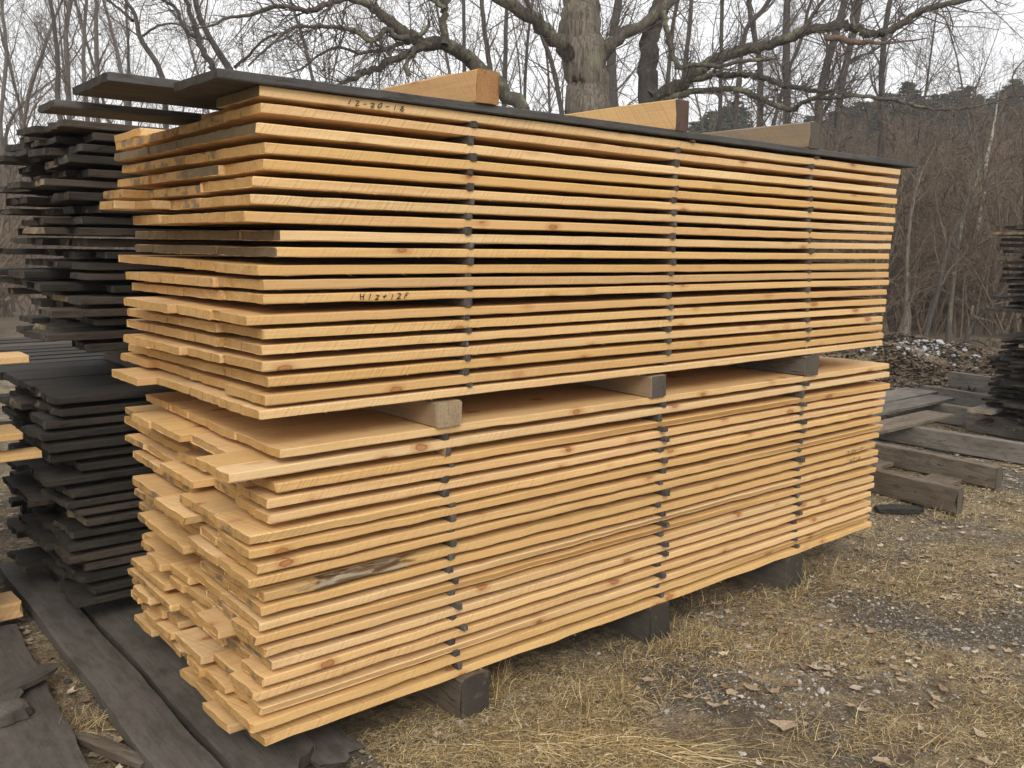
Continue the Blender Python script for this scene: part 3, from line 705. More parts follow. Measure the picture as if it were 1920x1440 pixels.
base = mix(nt, ramp(nt, n4, [(.38, .85), (.56, 0.0)]), base, (.045,.034,.023))
base = mix(nt, ramp(nt, noise(nt, mapping(nt, co, (22, 22, 22), (3, 1, 7)), 1, 6, .8), [(.42, .7), (.52, 0.0)]), base, (.06,.045,.028))
# far woodland floor: brown leaf litter
ln = N(nt, 'ShaderNodeVectorMath', operation='LENGTH'); L(nt, co, ln.inputs[0])
farf = ramp(nt, mathn(nt, 'DIVIDE', ln.outputs['Value'], 40.0), [(.28, 0.0), (.5, 1.0)])
litter = mix(nt, noise(nt, mapping(nt, co, (6, 6, 6)), 1, 8, .8), (.07,.05,.037), (.20,.145,.10))
base = mix(nt, farf, base, litter)
L(nt, base, b.inputs['Base Color'])
bump(nt, b, mathn(nt, 'ADD', mathn(nt, 'MULTIPLY', n3, 1.0), mathn(nt, 'MULTIPLY', vo.outputs['Distance'], .5)), .8, .012)
go = link('ground', fastmesh('ground', V, Q, smooth=True), gm); tag(go, kind='structure')

# ------------------------------------------------------------------ litter on the ground
def islandmat(name, stops, rough=.8, extra=None):
    m, nt, b = newmat(name, rough); g = N(nt, 'ShaderNodeNewGeometry')
    c = ramp(nt, g.outputs['Random Per Island'], stops)
    f = noise(nt, mapping(nt, g.outputs['Position'], (140, 140, 140)), 1, 3, .6)
    c = mix(nt, ramp(nt, f, [(.35, .35), (.6, 0.0)]), c, (.05,.04,.03))
    L(nt, c, b.inputs['Base Color']); return m
straw_m = islandmat('straw', [(0, (.13,.085,.036)), (.3, (.29,.20,.085)), (.7, (.52,.38,.18)), (.93, (.74,.59,.35)), (1, (.22,.22,.10))])
leaf_m = islandmat('dead_leaf_mat', [(0, (.14,.08,.045)), (.35, (.27,.185,.115)), (.65, (.42,.32,.22)), (1, (.60,.50,.38))])
peb_m = islandmat('pebble_mat', [(0, (.07,.062,.055)), (.45, (.19,.175,.15)), (.75, (.31,.285,.25)), (.95, (.55,.52,.47)), (1, (.25,.09,.05))])
def inpile(x, y):
    return ((x > -.15) & (x < 3.8) & (y > .12) & (y < 1.1)) | ((x > -.1) & (y > 1.5) & (y < 2.6) & (x < 3.4)) | ((x > -.28) & (x < .2) & (y > -.03) & (y < 2.7)) | ((x > -.68) & (x < -.36) & (y > .1) & (y < 1.75))
def scatter_pts(nn, x0, x1, y0, y1, dens, rs):
    x = rs.uniform(x0, x1, nn*8); y = rs.uniform(y0, y1, nn*8)
    d = dens(x, y); ok = (rs.rand(nn*8) < d) & ~inpile(x, y)
    x, y = x[ok][:nn], y[ok][:nn]; return x, y
def vis(x, y):                                         # in or near the field of view
    dx = x - CAM[0]; dy = y - CAM[1]; az = np.arctan2(dy, dx) - FAZ; return (np.abs(az) < .62) & (np.hypot(dx, dy) > 1.8)
def grassy(x, y):
    lowleft = 1 - .93 * ((x < .35) & (y > -.35))
    g = vnoise(x*1.3, y*1.3, 21)*.6 + vnoise(x*3.1, y*3.1, 22)*.4
    return lowleft * np.clip((g - .36) * 4.5, .05, 1) * vis(x, y) * np.clip(1.25 - np.hypot(x-CAM[0], y-CAM[1])/9, .12, 1)
def blades(name, x, y, ln, wd, rs, mat, flat=.25, label=None, cat=None, seg=3, az0=None, curl=.6):
    n = len(x); z = hgt(x, y); az = rs.uniform(0, 2*np.pi, n) if az0 is None else az0 + rs.randn(n)*.4; el = np.abs(rs.randn(n)) * flat
    l = ln * rs.uniform(.4, 1.3, n); w = wd * rs.uniform(.6, 1.4, n); cv = rs.randn(n) * curl
    V = np.zeros((n, (seg+1)*2, 3)); px, py, pz = x.copy(), y.copy(), z + .001 + rs.rand(n)*.008
    a = az.copy(); e = el.copy()
    for s in range(seg+1):
        ww = w * (1 - .75*s/seg); sx, sy = -np.sin(a)*ww, np.cos(a)*ww
        V[:, 2*s] = np.stack([px-sx, py-sy, pz], 1); V[:, 2*s+1] = np.stack([px+sx, py+sy, pz + ww*.6], 1)
        px = px + np.cos(a)*np.cos(e)*l/seg; py = py + np.sin(a)*np.cos(e)*l/seg; pz = np.maximum(pz + np.sin(e)*l/seg, hgt(px, py) + .002)
        a = a + cv/seg; e = e - .35*rs.rand(n)
    base = (np.arange(n)*(seg+1)*2)[:, None]
    Q = np.concatenate([base + np.array([2*s, 2*s+2, 2*s+3, 2*s+1]) for s in range(seg)], 0)
    o = link(name, fastmesh(name, V.reshape(-1, 3), Q), mat); return tag(o, label, cat, kind='stuff')
rs = np.random.RandomState(5)
x, y = scatter_pts(150000, -1.2, 7.5, -2.6, 3.0, lambda x, y: grassy(x, y), rs)
blades('dry_grass', x, y, .036, .0010, rs, straw_m, .30)
x, y = scatter_pts(3500, -1.2, 12, -2.6, 4.0, lambda x, y: grassy(x, y), rs)
blades('fallen_straw', x, y, .12, .0012, rs, straw_m, .08, seg=4)
# tufts standing up at block ends and rails
tx = []; ty = []
for (u, v, nn, sp) in ((930,1300,120,.05),(940,1270,90,.05),(1180,1240,80,.08),(1150,1280,80,.12),(1500,1110,90,.06),(1270,1190,120,.10),(1240,1215,90,.1),(1330,1130,70,.12),(1560,1060,160,.16),(1620,1030,60,.1),(1800,968,150,.10),(1760,965,80,.08),(1600,1000,60,.1),(1700,1100,60,.12),(1740,1090,60,.1),(1500,1380,110,.1),(1280,1290,90,.09),(150,1365,110,.05),(1880,930,60,.12),(1050,1350,100,.15),(700,1270,40,.1),(1600,1390,110,.12),(1720,1400,90,.12),(1450,1200,80,.12),(1120,1320,100,.12)):
    p = at(u, v, z=0); tx.append(p[0] + rs.randn(nn)*sp); ty.append(p[1] + rs.randn(nn)*sp*.6)
blades('grass_tufts', np.concatenate(tx), np.concatenate(ty), .10, .0013, rs, straw_m, .75, seg=4)
# a drift of long straw at the bottom centre
p = at(1080, 1400, z=0); nn = 260; a_ = rs.randn(nn)*.26; b2_ = rs.randn(nn)*.055; RT = RM[:, 0]; x = p[0] + RT[0]*a_ - RT[1]*b2_; y = p[1] + RT[1]*a_ + RT[0]*b2_
blades('straw_drift', x, y, .24, .0017, rs, straw_m, .04, seg=4, az0=math.atan2(RT[1], RT[0]), curl=.12)
def pebbles(name, x, y, size, rs, mat):
    n = len(x); t = (1+5**.5)/2
    ico = np.array([(-1,t,0),(1,t,0),(-1,-t,0),(1,-t,0),(0,-1,t),(0,1,t),(0,-1,-t),(0,1,-t),(t,0,-1),(t,0,1),(-t,0,-1),(-t,0,1)])/1.9
    fc = np.array([(0,11,5),(0,5,1),(0,1,7),(0,7,10),(0,10,11),(1,5,9),(5,11,4),(11,10,2),(10,7,6),(7,1,8),(3,9,4),(3,4,2),(3,2,6),(3,6,8),(3,8,9),(4,9,5),(2,4,11),(6,2,10),(8,6,7),(9,8,1)])
    s = size * np.exp(rs.randn(n)*.5); P = ico[None]*(1+rs.randn(n,12,1)*.16)
    P = P * (s[:,None]*rs.uniform(.6,1.3,(n,3)))[:,None,:]; P[:,:,2] *= .65
    a = rs.uniform(0, 6.28, n); c, sn = np.cos(a)[:,None], np.sin(a)[:,None]
    X = P[:,:,0]*c - P[:,:,1]*sn + x[:,None]; Y = P[:,:,0]*sn + P[:,:,1]*c + y[:,None]; Z = P[:,:,2] + (hgt(x, y) + s*.15)[:,None]
    V = np.stack([X, Y, Z], -1).reshape(-1, 3); T = (np.arange(n)[:,None,None]*12 + fc[None]).reshape(-1, 3)
    return tag(link(name, fastmesh(name, V, T), mat), kind='stuff')
def gravelly(x, y):
    g = vnoise(x*1.1, y*1.1, 31)*.6 + vnoise(x*2.7, y*2.7, 32)*.4
    band = np.exp(-((y + .55 + .12*(x-2))/.35)**2) * (x > 1.6) + np.exp(-(((x-4.3)/.9)**2 + ((y-.35)/.45)**2)) + np.exp(-(((x-.5)/.8)**2 + ((y-.05)/.2)**2))
    return np.clip((g - .52)*3, .03, 1)*.5*vis(x, y) + .8*band*vis(x, y)
x, y = scatter_pts(30000, -1.2, 8, -2.6, 3.0, gravelly, rs); pebbles('gravel', x, y, .0036, rs, peb_m)
x, y = scatter_pts(420, -1.2, 8, -2.6, 3.0, gravelly, rs); pebbles('small_stones', x, y, .009, rs, peb_m)
def leaves(name, x, y, size, rs, mat, kind='stuff'):
    n = len(x); k = 10; ang = np.arange(k)/k*2*np.pi
    lob = np.where(np.arange(k) % 2 == 0, 1.0, .70); lob[0] = 1.25; lob[5] = .8
    R_ = lob[None]*(1+rs.randn(n,k)*.22)*(size*rs.uniform(.6,1.3,n))[:,None]
    X = np.cos(ang)*R_; Y = np.sin(ang)*R_*.8
    cx = rs.randn(n)[:,None]; cy = rs.randn(n)[:,None]
    Zl = (cx*X**2 + cy*Y**2 + rs.randn(n)[:,None]*X*Y*1.5)*7 + rs.randn(n,k)*np.mean(size)*.08; Zl = np.abs(Zl)
    a = rs.uniform(0, 6.28, n)[:,None]; Xr = X*np.cos(a)-Y*np.sin(a); Yr = X*np.sin(a)+Y*np.cos(a)
    ctr = np.stack([x, y, hgt(x, y)+.006+rs.rand(n)*.006], -1)
    P = np.concatenate([ctr[:,None], np.stack([Xr+x[:,None], Yr+y[:,None], Zl+ctr[:,2:3]], -1)], 1)
    T = np.array([(0, 1+i, 1+(i+1)%k) for i in range(k)])
    V = P.reshape(-1, 3); Tt = (np.arange(n)[:,None,None]*(k+1)+T[None]).reshape(-1, 3)
    return V, Tt
x, y = scatter_pts(4600, -1.2, 12, -2.6, 4.5, lambda x, y: vis(x, y)*np.clip((vnoise(x*1.7, y*1.7, 41)-.3)*2.5, .1, 1)*(1+2.2*(x < .3)+ 1.2*(x>6))*.4, rs)
V, T = leaves('leaf_litter', x, y, .013 + .013 * rs.rand(len(x)), rs, leaf_m); tag(link('leaf_litter', fastmesh('leaf_litter', V, T), leaf_m), kind='stuff')
x = 11.2 + rs.randn(16000)*1.9; y = 3.6 + rs.randn(16000)*1.3; V, T = leaves('pile', x, y, .034, rs, leaf_m); V[:,2] += rs.rand(len(V))*.0
heap_m = islandmat('heap_leaf_mat', [(0, (.08,.05,.03)), (.5, (.16,.11,.07)), (.9, (.26,.19,.13)), (1, (.36,.29,.21))])
tag(link('leaf_heap', fastmesh('leaf_heap', V, T), heap_m), kind='stuff')
m, nt, b = newmat('old_snow', .6); b.inputs['Base Color'].default_value = (.42,.42,.44,1)
def snow(cx, cy, rx, ry, nn, sd):
    r = np.random.RandomState(sd); x = cx + r.randn(nn)*rx; y = cy + r.randn(nn)*ry
    return x, y
xs_, ys_ = zip(*[snow(10.75, 3.25, .24, .2, 230, 1), snow(11.25, 3.05, .22, .18, 90, 2), snow(9.9, 3.6, .35, .12, 50, 3)])
x = np.concatenate(xs_); y = np.concatenate(ys_)
so = pebbles('snow_remnant', x, y, .016, rs, m)
# big pale leaves one can pick out
for i, (u, v, s, lab) in enumerate(((270,1398,.045,'tan lobed leaf between the ground planks at lower left'),(1290,1308,.04,'pale leaf in the dry grass right of the near block'),(1470,1360,.05,'large pale tan leaf lying on the dirt at the bottom'),(1340,1325,.045,'broad tan leaf on the grass, below the middle of the pine pile'),(1595,1318,.03,'small light leaf on the bare patch at lower right'),(1655,1425,.05,'pale curled leaf by the bottom picture edge at right'),(1215,1275,.03,'brownish leaf nearest the middle foundation timber'),(1345,1125,.05,'upright tan leaf in the shade of the pine pile'),(680,1405,.04,'star shaped leaf below the near end of the pine pile'),(820,1375,.04,'pale brown leaf just in front of the nearest block'),(1845,1420,.045,'light leaf in the bottom right corner'),(225,1380,.03,'small white leaf beside a twig between the ground planks'))):
    p = at(u, v, z=.01); rr = np.random.RandomState(50+i); V, T = leaves('l', np.array([p[0]]), np.array([p[1]]), s * .8, rr, leaf_m)
    V[:,2] += .01; o = np.array([p[0], p[1], 0]); ob = link('dead_leaf', fastmesh('dead_leaf', V-o, T), leaf_m, loc=o); tag(ob, lab, 'leaf', 'fallen leaves')

# ------------------------------------------------------------------ trees
class TB:
    def __init__(s): s.V = []; s.Q = []; s.n = 0
    def tube(s, P, R, k=4, rough=0, rg=None):
        P = np.asarray(P, float); R = np.asarray(R, float); m = len(P)
        T = np.gradient(P, axis=0); T /= (np.linalg.norm(T, axis=1, keepdims=True) + 1e-9)
        mt = T.mean(0); ref = np.array([1., 0, 0]) if abs(mt[0]) < .6 * np.linalg.norm(mt) + 1e-9 else np.array([0, 1., 0])
        A = np.cross(T, ref); A /= (np.linalg.norm(A, axis=1, keepdims=True) + 1e-9); B = np.cross(T, A)
        a = np.arange(k) / k * 2 * np.pi
        rr = R[:, None] * np.ones((m, k))
        if rough and rg is not None:
            low = np.repeat(rg.randn(max(2, m // 4 + 2), k), 4, 0)[:m]; low = .5 * (low + np.roll(low, 1, 0))
            if len(low) == m: rr = rr * (1 + low * rough * .5 + rg.randn(m, k) * rough * .2 + rg.randn(1, k) * rough * .7)
        V = P[:, None] + rr[..., None] * (A[:, None] * np.cos(a)[None, :, None] + B[:, None] * np.sin(a)[None, :, None])
        i = np.arange(m - 1)[:, None] * k; j = np.arange(k)[None]; j2 = (j + 1) % k
        Q = np.stack([i + j, i + j2, i + k + j2, i + k + j], -1).reshape(-1, 4) + s.n
        s.V.append(V.reshape(-1, 3)); s.Q.append(Q); s.n += m * k
    def arrays(s): return np.concatenate(s.V), np.concatenate(s.Q)
def grow(tb, p, d, Ln, r, lev, rg, sp):
    m = sp['seg'][lev]; d = d / (np.linalg.norm(d) + 1e-9); pts = [p]; q = p; st = Ln / m
    for i in range(m):
        d = d + rg.randn(3) * sp['wob'][lev]; d[2] += sp['up'][lev]; d = d / np.linalg.norm(d)
        q = q + d * st; pts.append(q)
    pts = np.array(pts); tt = np.linspace(0, 1, m + 1); rad_ = r * (1 - (1 - sp['tip'][lev]) * tt)
    tb.tube(pts, np.maximum(rad_, sp['rmin']), sp['k'][lev])
    if lev + 1 >= len(sp['seg']): return
    kids(tb, pts, rad_, Ln, lev, rg, sp)
def kids(tb, pts, rad_, Ln, lev, rg, sp, t0=None, cnt=None):
    m = len(pts) - 1; n = cnt or sp['n'][lev]; t0 = sp['t0'][lev] if t0 is None else t0
    for c in range(n):
        t = t0 + (1 - t0) * (c + rg.rand()) / n; f = t * m; i = min(int(f), m - 1); f -= i
        q = pts[i] * (1 - f) + pts[i+1] * f; ax = pts[i+1] - pts[i]; ax = ax / (np.linalg.norm(ax) + 1e-9)
        rv = rg.randn(3); rv -= ax * rv.dot(ax); rv /= np.linalg.norm(rv) + 1e-9
        an = sp['ang'][lev] * rg.uniform(.6, 1.3)
        grow(tb, q, ax * math.cos(an) + rv * math.sin(an), Ln * sp['len'][lev] * rg.uniform(.5, 1.15) * (1 - .45 * (t - t0)), (rad_[i]*(1-f)+rad_[i+1]*f) * sp['rr'][lev], lev + 1, rg, sp)
SPEC = dict(seg=[10, 6, 4, 3], k=[8, 5, 3, 3], wob=[.05, .13, .2, .25], up=[.01, .07, .04, .02], tip=[.22, .2, .3, .5], n=[20, 9, 6], t0=[.28, .2, .15], ang=[.65, .7, .75], len=[.42, .5, .55], rr=[.42, .48, .55], rmin=.003)
def treemesh(hh, r0, seed, sp=SPEC, lean=.08):
    rg = np.random.RandomState(seed); tk = TB(); cr = TB(); m = 12
    d = np.array([rg.randn() * lean, rg.randn() * lean, 1.]); q = np.array([0, 0, -.3]); pts = [q]
    for i in range(m):
        d = d + rg.randn(3) * np.array([.05, .05, .01]); d /= np.linalg.norm(d); q = q + d * hh / m; pts.append(q)
    pts = np.array(pts); t = np.linspace(0, 1, m + 1); R = r0 * (1 - .85 * t); R[0] *= 1.3
    tk.tube(pts, R, 9, .04, rg)
    kids(cr, pts, R, hh, 0, rg, sp)
    return tk.arrays(), cr.arrays()
protos = []
for i in range(7):
    hh = [13, 15, 11, 14, 12, 16, 10][i]; (tv, tq), (cv, cq) = treemesh(hh, [.075, .10, .06, .08, .055, .09, .05][i], 40 + i)
    tm = fastmesh('trunk', tv, tq, smooth=True); cm = fastmesh('branches', cv, cq); tm.materials.append(bark_far); cm.materials.append(twig_m)
    protos.append((tm, cm))
def place_tree(p, i, sc, rz, label, grp, name='bare_tree'):
    e = empty(name, p); e.scale = (sc,) * 3; e.rotation_euler = (0, 0, rz); tag(e, label, 'tree', grp)
    for nm, me in (('trunk', protos[i][0]), ('branches', protos[i][1])):
        o = bpy.data.objects.new(nm, me); C.objects.link(o); o.parent = e
    return e
def ground_pt(u, d):
    p = at(u, 480, d=d); return (p[0], p[1], float(hgt(p[0], p[1])))
rg = np.random.RandomState(3)
spots = []
for u in list(np.linspace(-60, 600, 17)) + list(np.linspace(640, 1290, 11)) + list(np.linspace(1330, 1960, 12)):
    spots.append((u + rg.uniform(-16, 16), rg.uniform(26, 46)))
spots.sort()
for k, (u, d) in enumerate(spots):
    where = 'left of the pile' if u < 480 else ('behind the pile' if u < 1650 else 'right of the pile')
    s_ = rg.uniform(.8, 1.1) if u < 1300 else rg.uniform(.6, .85)
    place_tree(ground_pt(u, d), int(rg.randint(7)), s_, rg.uniform(0, 6.3), f'slender bare background tree {where}, {ORD[k+1]} of the row counted from the left', 'slender bare trees in the background row')

def smooth_poly(pts, per=5):
    P = np.array(pts, float); out = []
    for i in range(len(P) - 1):
        a = P[max(i-1, 0)]; b_ = P[i]; c = P[i+1]; d = P[min(i+2, len(P)-1)]
        for j in range(per):
            t = j / per; out.append(.5*((2*b_) + (-a+c)*t + (2*a-5*b_+4*c-d)*t*t + (-a+3*b_-3*c+d)*t**3))
    out.append(P[-1]); return np.array(out)
def limb3d(pl, d0, d1, wid=None, per=4, wob=.012, rg=None):
    """surveyed limb: (u, v, width in px) with its own depth from d0 to d1"""
    S = smooth_poly(pl, per); n = len(S); P = []; R = []
    for i, (u, v, w) in enumerate(S):
        d = d0 + (d1 - d0) * i / (n - 1); P.append(at(u, v, d=d)); R.append(max(w, .6) * .5 * d / F)
    P = np.array(P)
    if rg is not None: P += rg.randn(*P.shape) * wob * np.array(R)[:, None]*8
    return P, np.array(R)
TW = dict(seg=[5, 4, 3], k=[3, 3, 3], wob=[.16, .22, .25], up=[.05, .03, .02], tip=[.25, .3, .5], n=[5, 3], t0=[.15, .15], ang=[.75, .8], len=[.55, .55], rr=[.6, .6], rmin=.0022)
def twigs(tb, P, R, n, Ln, rg, sp=TW, t0=.1, maxr=.011, bias=None):
    m = len(P) - 1
    for c in range(n):
        t = t0 + (1 - t0) * rg.rand(); f = t * m; i = min(int(f), m-1); q = P[i]; ax = P[min(i+1, m)] - P[i]; ax /= np.linalg.norm(ax) + 1e-9
        rv = rg.randn(3); rv -= ax * rv.dot(ax); rv /= np.linalg.norm(rv) + 1e-9
        if bias is not None: rv = rv + np.array(bias)
        an = rg.uniform(.5, 1.3); grow(tb, q, ax * math.cos(an) + rv * math.sin(an), Ln * rg.uniform(.4, 1.2), min(R[i] * .35, maxr), 0, rg, sp)
def traced_tree(trunk, depth, label, bark, seed, limbs=(), ntw=14, twl=1.6, up=3.0, group=None, name='bare_tree', k=9, tm=twig_m, t0=.15, roughness=.06, toground=True, parts=('trunk', 'branches', 'limb')):
    rg = np.random.RandomState(seed); P, R = limb3d(trunk, depth, depth, rg=rg)
    if toground:
        b_ = P[0].copy(); g = float(hgt(b_[0], b_[1])) - .2; nn = max(2, int((b_[2] - g) / .4))
        if b_[2] - g > .2:
            dn = np.array([[b_[0], b_[1], g + (b_[2]-g) * i / nn] for i in range(nn)]); P = np.concatenate([dn, P]); R = np.concatenate([R[0] * (1.15 - .15 * np.arange(nn) / nn), R])
    if up > 0:
        d = P[-1] - P[-4]; d /= np.linalg.norm(d); n = 8; q = P[-1]; E = []
        for i in range(n):
            d = d + rg.randn(3) * .08; d[2] += .05; d /= np.linalg.norm(d); q = q + d * up / n; E.append(q)
        P = np.concatenate([P, E]); R = np.concatenate([R, R[-1] * np.linspace(.93, .25, n)])
    base = P[0].copy(); e = empty(name, base); tag(e, label, 'tree', group)
    tb = TB(); tb.tube(P - base, R, k, roughness, rg); v, q = tb.arrays(); link(parts[0], fastmesh(parts[0], v, q, smooth=True), bark, parent=e)
    cr = TB(); kids(cr, P - base, np.minimum(R * .9, .09), 5.5, 0, rg, dict(SPEC, ang=[.6,.7,.75], t0=[.35,.2,.15], n=[ntw, 6, 5], len=[.36, .5, .5]), t0=t0, cnt=ntw) if ntw else None
    for (pl, dd0, dd1, bk, nt_, tl) in limbs:
        LP_, LR = limb3d(pl, dd0, dd1, rg=rg, wob=.03); lb = TB(); lb.tube(LP_ - base, LR * .92, 9, .06, rg); v, q = lb.arrays()
        link(parts[2], fastmesh(parts[2], v, q, smooth=True), bk, parent=e)
        if nt_: twigs(cr, LP_ - base, LR, nt_, tl, rg)
    if cr.n: v, q = cr.arrays(); link(parts[1], fastmesh(parts[1], v, q), tm, parent=e)
    return e
bl = bark_limb
traced_tree([(1108,260,92),(1105,215,88),(1100,150,80),(1094,100,82),(1088,50,78),(1092,0,66),(1095,-120,58),(1100,-300,50)], 13, 'thick old tree with furrowed bark rising behind the middle of the pile', bark_big, 1, ntw=0, up=3, k=48, roughness=.018, t0=.55, name='big_bare_tree',
  limbs=[([(1092,150,26),(1070,104,30),(1037,73,30),(1001,36,27),(946,4,24),(880,-50,20),(800,-120,14)], 13, 12, bl, 26, 1.3),
         ([(1108,150,26),(1121,124,29),(1147,80,28),(1190,51,25),(1249,11,22),(1320,-50,18),(1400,-140,12)], 13, 13.6, bl, 26, 1.3),
         ([(1040,255,34),(1000,228,34),(975,205,33),(935,160,32),(895,125,31),(869,104,28),(830,83,27),(790,81,27),(765,68,26),(725,36,22),(692,8,17),(660,-3,14),(634,0,13),(608,10,12),(574,21,11),(546,13,9),(504,16,9),(465,29,7),(426,34,6),(400,47,5),(370,52,3)], 12.8, 10.5, bl, 60, .95),
         ([(833,83,17),(832,47,15),(835,13,15),(842,-10,13),(860,-60,9)], 11.7, 11.6, bl, 14, .8), ([(834,14,11),(817,3,10),(795,-6,9),(770,-30,6)], 11.6, 11.5, bl, 5, .6),
         ([(768,72,13),(741,68,11),(725,54,12),(712,68,11),(697,78,11),(680,68,9),(660,57,9),(635,52,8),(608,49,8),(585,49,7),(561,49,7),(543,56,6),(525,68,6),(508,84,5),(491,99,5),(465,125,4)], 11.4, 10.8, bl, 44, .8),
         ([(804,84,17),(785,89,15),(765,99,15),(745,110,14),(725,117,15),(705,128,13),(686,133,13),(666,144,11),(647,154,9),(625,162,5)], 11.6, 11.3, bl, 26, .7),
         ([(770,78,10),(746,83,9),(730,92,8),(712,96,8),(690,97,7),(673,99,7),(650,92,6),(634,88,6),(610,98,5),(587,112,4),(572,125,4),(556,133,3),(530,140,2)], 11.5, 11.1, bl, 34, .7),
         ([(775,66,9),(790,64,9),(803,48,7),(803,38,6)], 11.4, 11.3, bl, 6, .5),
         ([(776,92,11),(766,112,9),(762,128,9),(768,142,8)], 11.5, 11.4, bl, 5, .4)])
traced_tree([(1210,235,44),(1216,200,40),(1215,150,37),(1216,109,35),(1222,60,34),(1232,25,34),(1243,-5,32),(1262,-90,28),(1290,-220,22)], 13.6, 'dark trunked tree leaning right beside the thick old tree, with long low limbs', bark_dark, 2, ntw=0, up=2.5, k=28, roughness=.02, t0=.6, name='leaning_bare_tree',
  limbs=[([(1222,186,32),(1237,178,30),(1270,155,28),(1312,131,26),(1345,111,24),(1387,97,23),(1420,90,22),(1455,82,20),(1490,66,21),(1530,56,19),(1575,49,19),(1605,54,17),(1631,64,16),(1650,64,15),(1669,56,15),(1700,38,14),(1725,22,13),(1770,8,11),(1819,0,9),(1880,-12,6)], 13.5, 11.5, bl, 80, 1.15),
         ([(1225,190,16),(1252,172,15),(1290,150,15),(1331,142,14),(1370,140,13),(1406,142,13),(1425,143,13),(1444,150,12),(1470,160,11),(1500,165,10),(1530,170,9),(1556,172,7),(1600,176,3)], 13.4, 12.4, bl, 34, .8),
         ([(1228,196,15),(1264,180,14),(1305,172,13),(1350,169,13),(1375,167,12),(1399,172,12),(1420,180,12),(1440,191,11),(1465,200,11),(1489,206,11),(1500,195,9),(1519,188,9),(1565,183,9),(1612,180,8),(1650,184,8),(1687,191,8),(1725,201,7),(1762,206,6),(1800,204,5),(1837,199,5),(1870,190,4),(1905,180,4),(1950,184,3)], 13.4, 11.0, bl, 70, 1.0),
         ([(1548,66,8),(1552,71,11),(1580,73,12),(1612,79,11),(1650,80,6),(1687,79,4),(1740,71,2)], 12.2, 12.0, bark_peel, 0, 0),
         ([(1246,22,13),(1249,55,12),(1256,86,12),(1266,112,11),(1275,127,11),(1300,122,9),(1331,124,10),(1355,124,8),(1387,116,8),(1425,112,7),(1462,109,5)], 13, 12.6, bl, 24, .6),
         ([(1497,64,10),(1512,45,9),(1528,22,8),(1545,-5,7),(1560,-40,5)], 12.4, 12.4, bl, 12, .8),
         ([(1600,55,9),(1598,25,9),(1604,0,7),(1620,-50,5)], 12.2, 12.2, bl, 12, .8),
         ([(1905,180,4),(1898,150,3),(1905,130,3),(1925,108,2)], 11, 11, bl, 4, .5)])
TT = [([(123,262,9),(110,200,9),(108,117,8),(100,33,7)], 'left'), ([(133,262,10),(128,167,10),(123,67,9),(133,0,8)], 'l'), ([(182,200,9),(182,143,9),(180,60,8),(180,0,7)], 'l'), ([(167,250,8),(157,133,7),(160,33,6)], 'l'),
      ([(42,250,6),(55,170,6),(90,70,5),(120,-10,4)], 'l'), ([(5,290,7),(22,220,6),(60,180,4),(100,150,3)], 'l'), ([(0,230,7),(12,100,7),(4,20,6)], 'l'), ([(236,190,8),(225,120,7),(205,40,6)], 'l'),
      ([(870,150,8),(870,84,7),(869,0,7)], 'm'), ([(946,180,9),(948,90,8),(950,0,7)], 'm'), ([(925,180,10),(917,120,10),(910,70,9),(903,0,8)], 'm'), ([(1054,215,10),(1048,180,9),(1037,128,9),(1016,66,8),(986,0,8)], 'm'),
      ([(983,190,6),(988,90,6),(996,20,5)], 'm'), ([(1152,220,19),(1148,150,18),(1147,90,18),(1160,0,15)], 'm'), ([(1249,200,8),(1255,120,8),(1262,50,7),(1271,0,7)], 'r'), ([(1275,200,9),(1284,120,9),(1294,40,8),(1298,-20,7)], 'r'),
      ([(1350,230,8),(1352,120,7),(1354,0,7)], 'r'), ([(1378,240,9),(1385,150,9),(1399,56,9),(1428,22,9),(1450,-10,8)], 'r'), ([(1425,245,12),(1426,170,12),(1424,110,11),(1410,45,10),(1405,0,9)], 'r'),
      ([(1475,245,15),(1475,150,15),(1474,60,14),(1476,0,13)], 'r'), ([(1534,230,15),(1540,165,15),(1558,95,14),(1582,10,13),(1590,-20,12)], 'r'), ([(1572,210,13),(1582,140,13),(1597,80,12),(1614,0,11)], 'r'), ([(1655,230,12),(1653,170,11),(1656,85,10),(1669,0,9)], 'r'),
      ([(1450,235,8),(1476,140,7),(1500,80,7),(1515,20,6)], 'r'), ([(1520,250,9),(1556,190,8),(1588,120,7),(1630,100,4)], 'r')]
for i, (pl, s_) in enumerate(TT):
    dd = (19 + (i * 37 % 11) * .7)
    traced_tree(pl, dd, f'grey bare tree with a straight trunk, {ORD[i+1]} from the left in the nearer row', bark_dark if s_ != 'l' else bark_far, 100 + i, ntw=13, up=4.5, group='nearer row of bare trees', t0=.3)
dk_ = bark_dark
traced_tree([(308,165,10),(303,145,10),(297,124,10),(280,98,9),(263,72,9),(258,50,8),(252,25,7),(235,0,6),(222,-20,5)], 15, 'dark crooked bare tree rising above the jutting cover boards', dk_, 201, up=1.5, ntw=9, t0=.5,
            limbs=[([(262,72,5),(290,52,5),(318,44,4),(340,48,4),(360,66,4)], 15, 15, dk_, 10, .7), ([(250,40,7),(236,28,6),(218,12,5),(200,0,4)], 15, 15, dk_, 8, .7)])
traced_tree([(440,150,13),(430,130,13),(410,98,12),(390,65,11),(378,40,11),(368,10,10),(362,-20,9)], 15.5, 'dark double stemmed bare tree above the front corner of the pile', dk_, 202, up=2, ntw=10, t0=.5,
            limbs=[([(400,130,13),(392,112,12),(378,92,12),(370,60,11),(358,30,10),(348,-5,9)], 15.5, 15.3, dk_, 14, .8), ([(376,74,8),(353,62,8),(340,42,7),(334,22,7),(320,8,6),(303,-2,5)], 15.4, 15.2, dk_, 12, .8), ([(440,125,7),(462,108,6),(490,78,5),(520,62,4)], 15.5, 15, dk_, 12, .7)])
